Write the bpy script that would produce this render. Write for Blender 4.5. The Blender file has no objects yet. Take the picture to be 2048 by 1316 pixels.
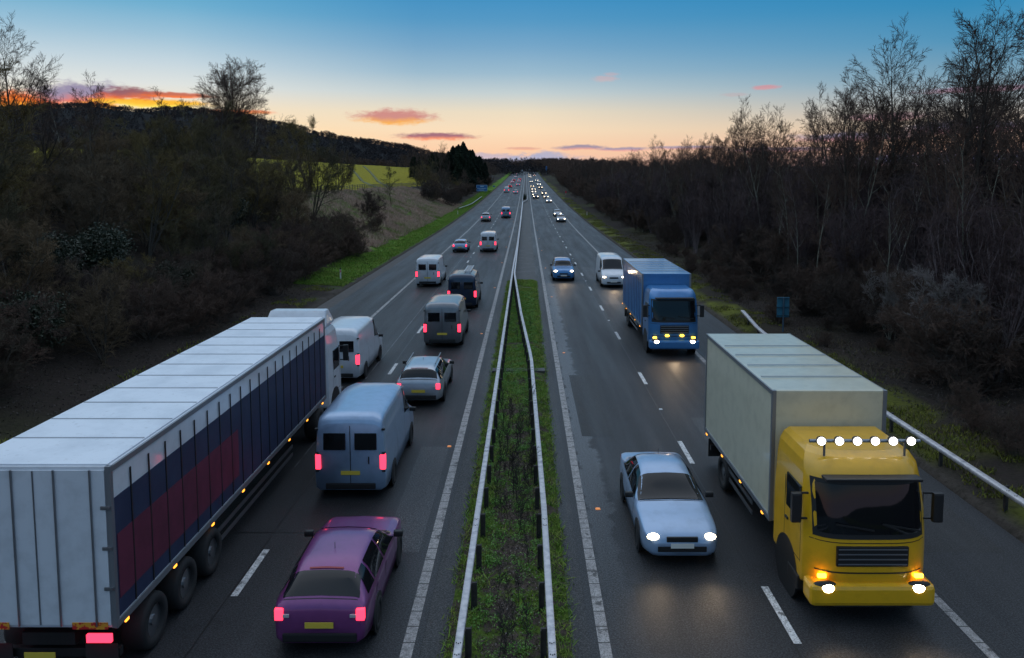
import bpy, bmesh, math, random
import numpy as np
from math import radians as R, pi, sin, cos, atan, atan2, sqrt
from mathutils import Vector, Matrix
sc = bpy.context.scene
C = sc.collection
F = 1515.0; HC = 8.7; PX0 = 1052.0; HOR = 357.0; PITCH = R(5)     # photograph measured in its own 2048 px
# ------------------------------------------------------------------ camera
cam = bpy.data.objects.new('camera', bpy.data.cameras.new('camera')); C.objects.link(cam)
cam.location = (0, 0, HC); cam.rotation_euler = (pi/2-PITCH, 0, 0)
cam.data.sensor_width = 36; cam.data.lens = 36*F/2048
cam.data.shift_x = -(PX0-1024)/2048
cam.data.shift_y = -(658-(HOR+F*math.tan(PITCH)))/2048
cam.data.clip_start = .1; cam.data.clip_end = 9000
sc.camera = cam
# ------------------------------------------------------------------ render settings
sc.view_settings.view_transform = 'Standard'; sc.view_settings.look = 'None'
sc.view_settings.exposure = 0; sc.view_settings.gamma = 1
cy = sc.cycles
cy.use_denoising = True; cy.max_bounces = 5; cy.diffuse_bounces = 3; cy.glossy_bounces = 3
cy.use_adaptive_sampling = True; cy.adaptive_threshold = .02
cy.sample_clamp_indirect = 4; cy.blur_glossy = .5; cy.caustics_reflective = False; cy.caustics_refractive = False
# ------------------------------------------------------------------ world: dusk sky
def s2l(c):
    return tuple((x/255/12.92 if x/255 <= .04045 else ((x/255+.055)/1.055)**2.4) for x in c)
world = bpy.data.worlds.new("World"); sc.world = world; world.use_nodes = True
class NT:
    def __init__(s, nt): s.nt = nt; nt.nodes.clear()
    def n(s, t, **k):
        x = s.nt.nodes.new(t)
        for a, b in k.items(): setattr(x, a, b)
        return x
    def l(s, a, b): s.nt.links.new(a, b)
    def inp(s, sock, v):
        if isinstance(v, bpy.types.NodeSocket): s.l(v, sock)
        elif isinstance(v, (tuple, list)) and len(v) == 3 and len(sock.default_value) == 4: sock.default_value = (*v, 1)
        else: sock.default_value = v
    def m(s, op, a, b=0.0, c=0.0, clamp=False):
        x = s.n('ShaderNodeMath', operation=op, use_clamp=clamp)
        s.inp(x.inputs[0], a); s.inp(x.inputs[1], b); s.inp(x.inputs[2], c); return x.outputs[0]
    def mix(s, f, a, b, t='MIX'):
        x = s.n('ShaderNodeMix', data_type='RGBA', blend_type=t)
        s.inp(x.inputs[0], f); s.inp(x.inputs[6], a); s.inp(x.inputs[7], b); return x.outputs[2]
    def ramp(s, f, stops, interp='LINEAR'):
        x = s.n('ShaderNodeValToRGB'); e = x.color_ramp; e.interpolation = interp
        while len(e.elements) > 1: e.elements.remove(e.elements[-1])
        for i, (p, c) in enumerate(stops):
            el = e.elements[0] if i == 0 else e.elements.new(p)
            el.position = p; el.color = (*c, 1) if len(c) == 3 else c
        s.inp(x.inputs[0], f); return x.outputs[0]
    def noise(s, vec, scale, detail=3, rough=.55):
        x = s.n('ShaderNodeTexNoise'); s.l(vec, x.inputs['Vector'])
        x.inputs['Scale'].default_value = scale; x.inputs['Detail'].default_value = detail
        x.inputs['Roughness'].default_value = rough; return x.outputs[0]
    def mr(s, v, a, b, c=0.0, d=1.0, smooth=False):
        x = s.n('ShaderNodeMapRange', clamp=True, interpolation_type='SMOOTHSTEP' if smooth else 'LINEAR')
        for i, q in enumerate((v, a, b, c, d)): s.inp(x.inputs[i], q)
        return x.outputs[0]
SUN_EL, SUN_AZ = R(1.2), R(-27.5)          # the afterglow stands behind the hill at the left
w = NT(world.node_tree)
geo = w.n('ShaderNodeTexCoord'); sep = w.n('ShaderNodeSeparateXYZ'); w.l(geo.outputs['Generated'], sep.inputs[0])
X, Y, Z = sep.outputs
el = w.m('MULTIPLY', w.m('ARCSINE', w.m('MINIMUM', w.m('MAXIMUM', Z, -1.0), 1.0)), 180/pi)
az = w.m('MULTIPLY', w.m('ARCTAN2', X, Y), 180/pi)
def elp(y): return math.degrees(atan((HOR-y)/F))
ZEN_FILL = tuple(1.68*q for q in s2l((198, 210, 226)))  # unseen sky overhead, made brighter than dusk as added fill light
def skyramp(lst):
    st = [(0, s2l(lst[0][1]))]+[(max(0, elp(y))/90, s2l(c)) for y, c in lst]
    return w.ramp(w.m('DIVIDE', el, 90, clamp=True), st+[(22/90, tuple(.82*a+.18*b for a, b in zip(s2l(lst[-1][1]), ZEN_FILL))), (.5, ZEN_FILL), (1, tuple(v*.8 for v in ZEN_FILL))])
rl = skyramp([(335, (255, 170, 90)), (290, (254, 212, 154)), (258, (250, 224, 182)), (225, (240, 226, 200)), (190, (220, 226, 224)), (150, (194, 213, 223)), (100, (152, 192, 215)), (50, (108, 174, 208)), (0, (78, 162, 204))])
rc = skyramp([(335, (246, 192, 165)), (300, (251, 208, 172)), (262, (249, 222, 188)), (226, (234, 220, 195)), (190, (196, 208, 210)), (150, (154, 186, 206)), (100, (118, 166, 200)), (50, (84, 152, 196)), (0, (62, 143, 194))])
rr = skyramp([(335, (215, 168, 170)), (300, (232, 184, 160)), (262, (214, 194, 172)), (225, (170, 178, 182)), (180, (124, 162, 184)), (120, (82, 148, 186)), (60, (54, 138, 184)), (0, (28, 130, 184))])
sky = w.mix(w.mr(az, -24, -8), rl, rc)
sky = w.mix(w.mr(az, 0, 29), sky, rr)
sky = w.mix(w.mr(w.m('ABSOLUTE', w.m('SUBTRACT', az, -27.5)), 60, 150, smooth=True), sky, w.mix(.6, rr, (.13, .26, .42)))
nis = w.n('ShaderNodeTexSky', sky_type='NISHITA', sun_disc=False, sun_elevation=SUN_EL, sun_rotation=SUN_AZ)
nis.air_density = 1.2; nis.ozone_density = 2
sky = w.mix(1.0, sky, w.mix(1.0, nis.outputs[0], (.004, .004, .005), 'MULTIPLY'), 'ADD')
# clouds: (px, py, half width, half height, top colour, bottom colour, opacity)
cv = w.n('ShaderNodeCombineXYZ'); w.l(az, cv.inputs[0]); w.l(w.m('MULTIPLY', el, 2.6), cv.inputs[1])
cn = w.m('SUBTRACT', w.noise(cv.outputs[0], .55, 5, .6), .5)
cn2 = w.m('SUBTRACT', w.noise(cv.outputs[0], 1.7, 4, .6), .5)
PUR = (150, 110, 135); BLU = (168, 172, 198)
CL = [(792, 236, 92, 17, (206, 134, 130), (255, 178, 70), .92), (875, 274, 88, 9, (158, 104, 122), (255, 150, 110), .95),
      (1040, 330, 175, 22, (172, 176, 204), (186, 184, 208), .95), (1095, 313, 45, 12, (172, 176, 204), (188, 182, 206), .85), (975, 312, 60, 7, (190, 180, 200), (215, 190, 200), .7),
      (1045, 298, 40, 4, (215, 150, 140), (250, 170, 140), .6),
      (1160, 296, 60, 6, (150, 140, 165), (240, 165, 150), .9), (1245, 299, 60, 5, (155, 145, 172), (240, 165, 160), .85), (1370, 296, 90, 4, (160, 150, 178), (235, 165, 160), .8),
      (1208, 161, 30, 7, (222, 170, 168), (225, 175, 170), .4), (1524, 178, 30, 5, (222, 135, 142), (230, 140, 140), .62), (1465, 192, 30, 4, (200, 160, 165), (205, 160, 160), .3), (1220, 152, 18, 4, (214, 170, 172), (225, 170, 165), .35),
      (1760, 236, 80, 9, (180, 130, 155), (220, 140, 150), .65), (1950, 181, 110, 6, (165, 110, 140), (205, 120, 140), .6), (1930, 255, 130, 13, (110, 110, 150), (200, 130, 150), .85),
      (1700, 275, 120, 10, (120, 120, 160), (225, 150, 160), .8), (1900, 318, 240, 12, (90, 115, 165), (120, 135, 180), .85), (1560, 300, 120, 6, (150, 140, 175), (235, 160, 160), .7),
      (60, 208, 60, 22, (255, 120, 20), (255, 180, 40), .95), (175, 192, 85, 26, (150, 140, 170), (255, 110, 60), .95), (215, 210, 30, 22, (255, 120, 40), (255, 190, 60), .8),
      (310, 208, 112, 10, (255, 190, 60), (255, 225, 90), 1.), (272, 190, 60, 12, (150, 92, 100), (235, 110, 60), .95), (360, 193, 75, 6, (200, 105, 80), (255, 120, 40), .95), (490, 226, 70, 5, (255, 120, 50), (255, 150, 60), .8)]
for px, py, rx, ry, ct, cb, op in CL:
    a0 = math.degrees(atan((px-PX0)/F)); e0 = elp(py)*cos(R(a0)); ax = math.degrees(rx/F); ay = math.degrees(ry/F)
    dx = w.m('DIVIDE', w.m('SUBTRACT', az, a0), ax); dy = w.m('DIVIDE', w.m('SUBTRACT', el, e0), ay)
    dy2 = w.m('ADD', dy, w.m('MULTIPLY', cn, 1.3))
    r = w.m('SQRT', w.m('ADD', w.m('MULTIPLY', dx, dx), w.m('MULTIPLY', dy2, dy2)))
    r = w.m('ADD', r, w.m('MULTIPLY', cn2, .9))
    mask = w.mr(r, 1.12, .45, 0, op, smooth=True)
    col = w.mix(w.mr(dy2, -.75, .25, smooth=True), s2l(cb), s2l(ct))
    sky = w.mix(mask, sky, col)
bg = w.n('ShaderNodeBackground'); w.l(sky, bg.inputs[0]); bg.inputs[1].default_value = 1.0
wo = w.n('ShaderNodeOutputWorld'); w.l(bg.outputs[0], wo.inputs[0])
world.cycles.sampling_method = 'MANUAL'; world.cycles.sample_map_resolution = 512
# ------------------------------------------------------------------ sun (already behind the hill; only a weak warm light is left)
sl = bpy.data.lights.new('sun', 'SUN'); sl.energy = .5; sl.angle = R(10); sl.color = (1, .62, .35)
so = bpy.data.objects.new('sun', sl); C.objects.link(so)
sd = Vector((sin(SUN_AZ)*cos(SUN_EL), cos(SUN_AZ)*cos(SUN_EL), sin(SUN_EL)))
so.rotation_euler = sd.to_track_quat('Z', 'Y').to_euler(); so.location = (-40, 60, 60)
# ------------------------------------------------------------------ helpers
def tag(o, label=None, cat=None, group=None, kind=None):
    if label: o['label'] = label
    if cat: o['category'] = cat
    if group: o['group'] = group
    if kind: o['kind'] = kind
    return o
def thing(name, label, cat, loc=(0, 0, 0), rot=(0, 0, 0), group=None):
    o = bpy.data.objects.new(name, None); C.objects.link(o); o.empty_display_size = .2
    o.location = loc; o.rotation_euler = rot
    return tag(o, label, cat, group)
def link(name, me, mat, parent=None, label=None):
    o = bpy.data.objects.new(name, me); C.objects.link(o)
    if mat is not None and not me.materials: me.materials.append(mat)
    if parent is not None: o.parent = parent
    if label: o['label'] = label
    return o
def npmesh(name, V, Fs, k=4, smooth=False):
    V = np.asarray(V, np.float32); Fs = np.asarray(Fs, np.int32).reshape(-1, k)
    me = bpy.data.meshes.new(name); me.vertices.add(len(V)); me.vertices.foreach_set('co', V.ravel())
    me.loops.add(Fs.size); me.loops.foreach_set('vertex_index', Fs.ravel())
    me.polygons.add(len(Fs)); me.polygons.foreach_set('loop_start', np.arange(0, Fs.size, k, dtype=np.int32))
    me.polygons.foreach_set('loop_total', np.full(len(Fs), k, np.int32))
    if smooth: me.polygons.foreach_set('use_smooth', np.ones(len(Fs), bool))
    me.update(calc_edges=True); me.validate()
    return me
class MB:
    def __init__(s): s.bm = bmesh.new()
    def box(s, c, d, bev=0.0, taper=None, rot=None, seg=2):
        b = bmesh.new(); bmesh.ops.create_cube(b, size=1)
        for v in b.verts:
            k = 1.0
            if taper and v.co.z > 0: v.co.x *= taper[0]; v.co.y *= taper[1]
            v.co = Vector((v.co.x*d[0], v.co.y*d[1], v.co.z*d[2]))
        if bev: bmesh.ops.bevel(b, geom=list(b.edges), offset=bev, segments=seg, affect='EDGES', profile=.7)
        M = Matrix.Translation(c)
        if rot: M = M @ Matrix.Rotation(rot[1], 4, rot[0])
        s._add(b, M); return s
    def cyl(s, c, r, h, axis='X', n=20, r2=None):
        b = bmesh.new(); bmesh.ops.create_cone(b, cap_ends=True, segments=n, radius1=r, radius2=r if r2 is None else r2, depth=h)
        M = Matrix.Translation(c)
        if axis == 'X': M = M @ Matrix.Rotation(pi/2, 4, 'Y')
        if axis == 'Y': M = M @ Matrix.Rotation(pi/2, 4, 'X')
        s._add(b, M); return s
    def ring(s, c, r, rh, wd, n=20):
        b = bmesh.new(); rows = []
        prof = [(rh, wd/2), (r*.93, wd/2), (r, wd*.36), (r, -wd*.36), (r*.93, -wd/2), (rh, -wd/2)]
        for i in range(n):
            a = 2*pi*i/n; rows.append([b.verts.new((x, q*cos(a), q*sin(a))) for q, x in prof])
        for i in range(n):
            for j in range(6): b.faces.new((rows[i][j], rows[i][(j+1) % 6], rows[(i+1) % n][(j+1) % 6], rows[(i+1) % n][j]))
        s._add(b, Matrix.Translation(c)); return s
    def ell(s, c, d):
        b = bmesh.new(); bmesh.ops.create_uvsphere(b, u_segments=12, v_segments=8, radius=1)
        s._add(b, Matrix.Translation(c) @ Matrix.Diagonal((*d, 1))); return s
    def _add(s, b, M):
        bmesh.ops.transform(b, matrix=M, verts=b.verts)
        me = bpy.data.meshes.new('t'); b.to_mesh(me); b.free(); s.bm.from_mesh(me); bpy.data.meshes.remove(me)
    def mesh(s, name, smooth=False):
        bmesh.ops.recalc_face_normals(s.bm, faces=s.bm.faces)
        me = bpy.data.meshes.new(name); s.bm.to_mesh(me); s.bm.free()
        if smooth: me.polygons.foreach_set('use_smooth', [True]*len(me.polygons))
        return me
# ------------------------------------------------------------------ materials
MATS = {}
def mat(name, col, rough=.6, metal=0., noise=None, bump=None, emit=None, coat=0., spec=.5, rnd=None, attr=None, rnoise=None):
    if name in MATS: return MATS[name]
    m = bpy.data.materials.new(name); m.use_nodes = True; t = NT(m.node_tree)
    out = t.n('ShaderNodeOutputMaterial'); p = t.n('ShaderNodeBsdfPrincipled'); t.l(p.outputs[0], out.inputs[0])
    p.inputs['Roughness'].default_value = rough; p.inputs['Metallic'].default_value = metal
    p.inputs['Coat Weight'].default_value = coat; p.inputs['Coat Roughness'].default_value = .08
    p.inputs['Specular IOR Level'].default_value = spec
    c = tuple(col); tc = t.n('ShaderNodeTexCoord')
    if attr:
        a = t.n('ShaderNodeAttribute'); a.attribute_name = attr; c = a.outputs[0]
    for nz in (noise or []):                       # (scale, colour2, low, high [, detail])
        nn = t.noise(tc.outputs['Object'], nz[0], nz[4] if len(nz) > 4 else 4, .6)
        c = t.mix(t.mr(nn, nz[2], nz[3]), c, nz[1])
    if rnd:                                        # colour differs from plant to plant
        oi = t.n('ShaderNodeObjectInfo'); c = t.mix(oi.outputs['Random'], c, rnd)
    t.inp(p.inputs['Base Color'], c)
    if rnoise:
        t.l(t.mr(t.noise(tc.outputs['Object'], rnoise[0], 4), .35, .65, rnoise[1], rnoise[2]), p.inputs['Roughness'])
    if bump:
        b = t.n('ShaderNodeBump'); b.inputs['Strength'].default_value = bump[1]; b.inputs['Distance'].default_value = bump[2] if len(bump) > 2 else .02
        t.l(t.noise(tc.outputs['Object'], bump[0], 4, .65), b.inputs['Height']); t.l(b.outputs[0], p.inputs['Normal'])
    if emit:
        p.inputs['Emission Color'].default_value = (*emit[0], 1); p.inputs['Emission Strength'].default_value = emit[1]
    MATS[name] = m; return m
def paint(name, col, metal=.25): return mat('paint_'+name, col, .32, metal, noise=[(3, tuple(v*.8 for v in col), .45, .8)], coat=.6)
M_glass = mat('vehicle_glass', (.006, .007, .009), .04, 0, spec=.45)
M_black = mat('black_plastic', (.012, .012, .013), .5)
M_rubber = mat('rubber', (.015, .015, .016), .8)
M_rim = mat('wheel_rim', (.35, .36, .38), .3, .9)
M_chrome = mat('dull_steel', (.3, .31, .33), .35, .9)
M_head = mat('headlight_lit', (.9, .85, .8), .2, emit=((1, .78, .5), 16))
M_amber = mat('amber_lamp_lit', (.9, .4, .05), .3, emit=((1, .42, .02), 14))
M_tail = mat('tail_light_lit', (.6, .02, .03), .3, emit=((1, .03, .07), 3.4))
M_marker = mat('marker_lamp_lit', (.9, .9, .9), .3, emit=((1, .95, .88), 9))
M_plw = mat('plate_white', (.7, .7, .66), .5); M_ply = mat('plate_yellow', (.65, .48, .06), .5)
M_galv = mat('galvanised_steel', (.6, .575, .585), .45, .3, noise=[(6, (.3, .3, .33), .4, .7), (.7, (.5, .49, .5), .45, .7)], bump=(30, .15, .004))
M_post = mat('weathered_post', (.022, .021, .021), .75, .1, noise=[(9, (.06, .05, .045), .4, .7)], bump=(25, .3))
# ------------------------------------------------------------------ road line in plan and in height
def pchip(xs, ys):
    xs = np.array(xs, float); ys = np.array(ys, float); h = np.diff(xs); d = np.diff(ys)/h; m = np.zeros(len(xs))
    for i in range(1, len(xs)-1):
        if d[i-1]*d[i] > 0: w1 = 2*h[i]+h[i-1]; w2 = h[i]+2*h[i-1]; m[i] = (w1+w2)/(w1/d[i-1]+w2/d[i])
    m[0] = d[0]; m[-1] = d[-1]
    def f(q):
        q = np.clip(np.asarray(q, float), xs[0], xs[-1]); i = np.clip(np.searchsorted(xs, q)-1, 0, len(xs)-2)
        t = (q-xs[i])/h[i]
        return (2*t**3-3*t**2+1)*ys[i]+(t**3-2*t**2+t)*h[i]*m[i]+(-2*t**3+3*t**2)*ys[i+1]+(t**3-t**2)*h[i]*m[i+1]
    return f
H = pchip([-100, 120, 180, 254, 350, 480, 617, 870, 1000, 1150, 1400, 4000], [0, 0, .5, 1.7, 3.8, 6.6, 10, 17.4, 21.2, 26.2, 31, 40])
def CX(y): y = np.asarray(y, float); return -np.where(y > 850, (np.minimum(y, 1500)-850)**2/1600+np.maximum(y-1500, 0)*.81, 0)
def proj(x, y, z):
    c = y*cos(PITCH)+(HC-z)*sin(PITCH); v = F*(HC-z)/(cos(PITCH)*c)
    return PX0+F*x/c, HOR+v
def solveY(s, zl, py, lo=6, hi=1000):
    best = None; y = lo
    while y < hi:
        q = proj(s+float(CX(y)), y, float(H(y))+zl)[1]
        if best is None or abs(q-py) < best[0]: best = (abs(q-py), y)
        y += .25 if y < 120 else 1
    return best[1]
def sm(t): t = np.clip(t, 0, 1); return t*t*(3-2*t)
def vnoise(x, y, sc_, seed=0):
    x = np.asarray(x, float)/sc_; y = np.asarray(y, float)/sc_
    def hsh(i, j): 
        q = np.sin(i*127.1+j*311.7+seed*74.7)*43758.5453; return q-np.floor(q)
    i = np.floor(x); j = np.floor(y); u = sm(x-i); v = sm(y-j)
    return (hsh(i, j)*(1-u)+hsh(i+1, j)*u)*(1-v)+(hsh(i, j+1)*(1-u)+hsh(i+1, j+1)*u)*v
SL, SR = -14.1, 11.9            # paved width
def GZ(s, y):
    s = np.asarray(s, float); y = np.asarray(y, float); h = H(y)
    top = np.where(y > 95, 6.0, 5.2+.8*sm(y/95))+.06*np.clip(-35-s, 0, 260)+.035*np.clip(y-280, 0, 200)
    top = np.maximum(top, h+2.0*sm((y-300)/200))
    zl = h+(top-h)*sm((-16.2-s)/19)+.18*sm((SL-s)/1.2)
    zr = h+.15*sm((s-SR)/1.5)+1.3*sm((s-16)/10)-1.6*sm((s-45)/30)
    z = np.where(s < SL, zl, np.where(s > SR, zr, h-.3))
    out = np.where(s < SL, -s-15, s-SR-1)
    z = z+np.where(out > 0, 1, 0)*((vnoise(s, y, 3.1)-.5)*.35+(vnoise(s, y, 1.1, 3)-.5)*.14)*np.clip(out/2, 0, 1)
    return z
# ------------------------------------------------------------------ ground
ss = np.concatenate([np.array([-3000, -1800, -1000, -600, -420, -320, -260, -220]), np.arange(-200, -60, 6), np.arange(-60, -15, .7), np.array([-14.8, -14.4, SL, SL+.25, 0, SR-.25, SR, 12.2]), np.arange(12.7, 48, .7), np.arange(48, 120, 8), np.array([140, 200, 320, 600, 1200, 3000])])
ys = np.concatenate([np.arange(-30, 0, 5), np.arange(0, 130, 1.), np.arange(130, 420, 3.), np.arange(420, 1200, 12.), np.array([1200, 1300, 1500, 2000, 3000, 5000])])
def sheet(name, ss, ys, zf, matl, dz=0, kind='structure'):
    S, YY = np.meshgrid(ss, ys); Zz = zf(S, YY)+dz; V = np.stack([S+CX(YY), YY, Zz], -1).reshape(-1, 3)
    n, k = len(ys), len(ss); i = np.arange(n-1)[:, None]*k+np.arange(k-1)[None, :]
    Q = np.stack([i, i+1, i+k+1, i+k], -1).reshape(-1, 4)
    me = npmesh(name, V, Q, 4, True); o = link(name, me, matl)
    if kind: o['kind'] = kind
    return o, S.ravel(), YY.ravel()
M_ground = mat('ground_cover', (0, 0, 0), .95, attr='Col', noise=[(1.3, (.03, .026, .02), .52, .75), (7, (.02, .02, .012), .5, .8)], bump=(3, .8, .15), spec=.1)
g, S, YY = sheet('ground', ss, ys, GZ, M_ground)
col = np.zeros((len(S), 4)); col[:, 3] = 1
green = np.array([.10, .2, .02]); green2 = np.array([.11, .12, .02]); dry = np.array([.22, .155, .115]); lit = np.array([.032, .025, .022]); fld = np.array([.28, .24, .015]); dirt = np.array([.07, .06, .052])
n1 = vnoise(S, YY, 2.3, 1); n2 = vnoise(S, YY, 6, 2); n3 = vnoise(S, YY, .9, 5)
c = np.zeros((len(S), 3))+lit
def put(mk, a): 
    global c
    mk = np.clip(mk, 0, 1)[:, None]; c = c*(1-mk)+a*mk
wood = lit+np.outer(np.clip(n2-.5, 0, 1), np.array([.03, .05, .0]))
put(np.ones(len(S)), wood)
put((S < -15)*(S > -36)*(YY > 88)*(YY < 215), dry*(.7+.6*n1)[:, None])
put((S < -17)*(S > -34)*(YY > 84)*(YY < 200)*sm((n2-.5)*6), green*.8)
gw = np.where(YY > 62, sm((S+18.5+(n1-.5)*1.5)/.8), sm((S+16.0)/.8)*.3*sm((n1-.3)*4))
put((S < SL)*(YY > 20)*gw, green*(.8+.5*n3)[:, None])
put((S < SL)*(S > -14.9+.3*n3), dirt)
put((S > SR)*sm((13.9+(n1-.5)*3.4-S)/.8)*sm((n2-.22)*5)*(YY > 30)*np.where(YY < 50, sm((n2-.3)*5), 1), green2*(.7+.6*n3)[:, None])
put((S > SR)*(YY <= 30)*sm((15.5-S)/1)*sm((n1-.35)*5), green2*.8)
put((S > SR)*(S < 12.3+.4*n3), dirt)
put((S < -35)*(YY > 90)*(YY < 520), fld)
put((YY > 540)*(np.abs(S) > 60), np.array([.04, .045, .03]))
col[:, :3] = c
a = g.data.color_attributes.new('Col', 'FLOAT_COLOR', 'POINT'); a.data.foreach_set('color', col.ravel().astype(np.float32))
# ------------------------------------------------------------------ carriageways
def road_mat(name, base, patchc, lanes, wear=True):
    m = bpy.data.materials.new(name); m.use_nodes = True; t = NT(m.node_tree)
    out = t.n('ShaderNodeOutputMaterial'); p = t.n('ShaderNodeBsdfPrincipled'); t.l(p.outputs[0], out.inputs[0])
    tc = t.n('ShaderNodeTexCoord').outputs['Object']
    mp = t.n('ShaderNodeMapping'); mp.inputs['Scale'].default_value = (1, .06, 1); t.l(tc, mp.inputs[0])
    st = t.noise(mp.outputs[0], 1.1, 5); gr = t.noise(tc, 26, 3, .85); big = t.noise(tc, .25, 4)
    sx = t.n('ShaderNodeSeparateXYZ'); t.l(tc, sx.inputs[0])
    c = t.mix(t.mr(st, .35, .7), base, tuple(v*1.5 for v in base))
    for lc in lanes:                                # worn wheel tracks and the oily strip between them
        d = t.m('ABSOLUTE', t.m('SUBTRACT', t.m('ABSOLUTE', t.m('SUBTRACT', sx.outputs[0], lc)), .85))
        c = t.mix(t.mr(d, .5, .05, 0, .6, True), c, tuple(v*2.3 for v in base))
        d = t.m('ABSOLUTE', t.m('SUBTRACT', sx.outputs[0], lc))
        c = t.mix(t.mr(d, .35, .0, 0, .65, True), c, tuple(v*.45 for v in base))
    c = t.mix(t.mr(big, .48, .58, 0, .75), c, patchc); c = t.mix(t.mr(t.noise(tc, .9, 5, .7), .56, .66, 0, .7), c, tuple(v*.4 for v in base))
    vo = t.n('ShaderNodeTexVoronoi', feature='DISTANCE_TO_EDGE'); mp2 = t.n('ShaderNodeMapping'); mp2.inputs['Scale'].default_value = (.3, .045, 1); t.l(tc, mp2.inputs[0])
    va = t.n('ShaderNodeVectorMath', operation='ADD'); t.l(mp2.outputs[0], va.inputs[0]); nv = t.n('ShaderNodeTexNoise'); nv.inputs['Scale'].default_value = 1.3; t.l(tc, nv.inputs['Vector']); vs_ = t.n('ShaderNodeVectorMath', operation='SCALE'); vs_.inputs[3].default_value = .12; t.l(nv.outputs[1], vs_.inputs[0]); t.l(vs_.outputs[0], va.inputs[1]); t.l(va.outputs[0], vo.inputs['Vector'])
    c = t.mix(t.m('MULTIPLY', t.mr(vo.outputs[0], .0015, .004, .8, 0), t.mr(big, .45, .6)), c, (.006, .006, .006))
    c = t.mix(t.mr(gr, .5, .6), c, tuple(v*4.2 for v in base)); c = t.mix(t.mr(gr, .48, .4), c, tuple(v*.35 for v in base))
    if wear:                                       # pale stripped surface beside the edge line
        wn = t.noise(tc, 1.1, 5, .65); e_ = t.m('ADD', sx.outputs[0], t.m('MULTIPLY', t.m('SUBTRACT', wn, .5), 1.1)); yb_ = t.m('MULTIPLY', t.mr(sx.outputs[1], 12, 26, 0, 1, True), t.mr(sx.outputs[1], 90, 55, 0, 1, True))
        mk_ = t.m('MULTIPLY', t.m('MULTIPLY', t.mr(e_, 2.3, 2.12, 0, 1, True), t.mr(e_, 1.5, 1.62, 0, 1, True)), yb_)
        c = t.mix(t.m('MULTIPLY', mk_, t.mr(gr, .42, .56, .15, 1)), c, (.15, .165, .18))
    sp = t.noise(tc, 130, 1, .5); c = t.mix(t.mr(sp, .68, .74), c, (.22, .22, .22))
    t.inp(p.inputs['Base Color'], c)
    t.l(t.mr(st, .3, .7, .48, .68), p.inputs['Roughness']); p.inputs['Specular IOR Level'].default_value = .4
    b = t.n('ShaderNodeBump'); b.inputs['Strength'].default_value = .5; b.inputs['Distance'].default_value = .012
    t.l(gr, b.inputs['Height']); t.l(b.outputs[0], p.inputs['Normal'])
    return m
ry = np.concatenate([np.arange(-30, 130, 2.), np.arange(130, 420, 3.), np.arange(420, 1200, 8.), np.array([1200, 1300, 1400])])
ZR = lambda s, y: H(y)
Mr1 = road_mat('asphalt', (.0105, .0112, .0128), (.022, .0235, .027), (-7.9, -4.15, 3.3, 6.8))
sheet('carriageway_southbound', [-13.2, -9.7, -6, -1.95], ry, ZR, Mr1)
sheet('carriageway_northbound', [1.2, 5, 8.5, SR], ry, ZR, Mr1)
Mch = mat('drain_channel', (.055, .05, .047), .8, noise=[(2, (.085, .075, .07), .4, .7), (40, (.03, .03, .03), .5, .8)])
sheet('drainage_channel', [SL-.05, -13.2], ry, ZR, Mch, -.004)
Mms = road_mat('median_asphalt', (.014, .014, .0145), (.03, .03, .031), ())
sheet('median_strip', [-1.95, -1.0, .6, 1.2], ry[ry < 1000], ZR, Mms, -.008)
# the paved closure of the central reserve, lighter and worn, from 64 m on
yy2 = np.concatenate([np.arange(64, 130, 2.), np.arange(130, 420, 3.), np.arange(420, 1000, 10.)])
Mpv = mat('median_concrete', (.055, .053, .052), .7, noise=[(.6, (.1, .1, .1), .5, .75), (3, (.03, .03, .03), .45, .75), (50, (.09, .09, .09), .55, .8)])
sheet('median_paving', [-1.5, .85], yy2, ZR, Mpv, .004)
# green earth of the central reserve
M_med = mat('median_soil', (.075, .12, .02), .95, noise=[(1.7, (.075, .058, .05), .44, .52), (9, (.02, .03, .008), .45, .75), (30, (.09, .075, .06), .6, .8)], bump=(8, .9, .06), spec=.1)
ms = np.linspace(-1.5, .85, 14); my = np.arange(-2, 64.3, .35)
def medz(S, Y):
    e = np.minimum(S+1.5, .85-S); return .01+.09*sm(e/.4)+(vnoise(S, Y, .5, 9)-.5)*.08*sm(e/.25)
sheet('central_reserve', ms, my, medz, M_med)
# ------------------------------------------------------------------ painted lines
def line_mat(name, col, pitch, gap):
    m = bpy.data.materials.new(name); m.use_nodes = True; t = NT(m.node_tree)
    out = t.n('ShaderNodeOutputMaterial'); p = t.n('ShaderNodeBsdfPrincipled'); t.l(p.outputs[0], out.inputs[0])
    tc = t.n('ShaderNodeTexCoord').outputs['Object']; sx = t.n('ShaderNodeSeparateXYZ'); t.l(tc, sx.inputs[0])
    n = t.noise(tc, 7, 5, .7); n2 = t.noise(tc, 45, 2, .7)
    c = t.mix(t.mr(n, .42, .66), col, tuple(v*.5 for v in col)); c = t.mix(t.mr(n2, .5, .62), c, tuple(v*.3 for v in col)); c = t.mix(t.mr(t.noise(tc, 2.2, 5, .75), .56, .62), c, tuple(v*.18 for v in col))
    if pitch:
        fr = t.m('FRACT', t.m('DIVIDE', sx.outputs[1], pitch)); far = t.mr(sx.outputs[1], 60, 110, 1, 0)
        c = t.mix(t.m('MULTIPLY', t.m('LESS_THAN', fr, gap), far), c, (.02, .02, .02))
    t.inp(p.inputs['Base Color'], c); p.inputs['Roughness'].default_value = .6
    b = t.n('ShaderNodeBump'); b.inputs['Strength'].default_value = .4; b.inputs['Distance'].default_value = .01
    t.l(n2, b.inputs['Height']); t.l(b.outputs[0], p.inputs['Normal'])
    return m
M_line = line_mat('ribbed_line', (.37, .355, .35), .52, .055); M_dash = line_mat('lane_paint', (.8, .8, .8), 0, 0)
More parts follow.
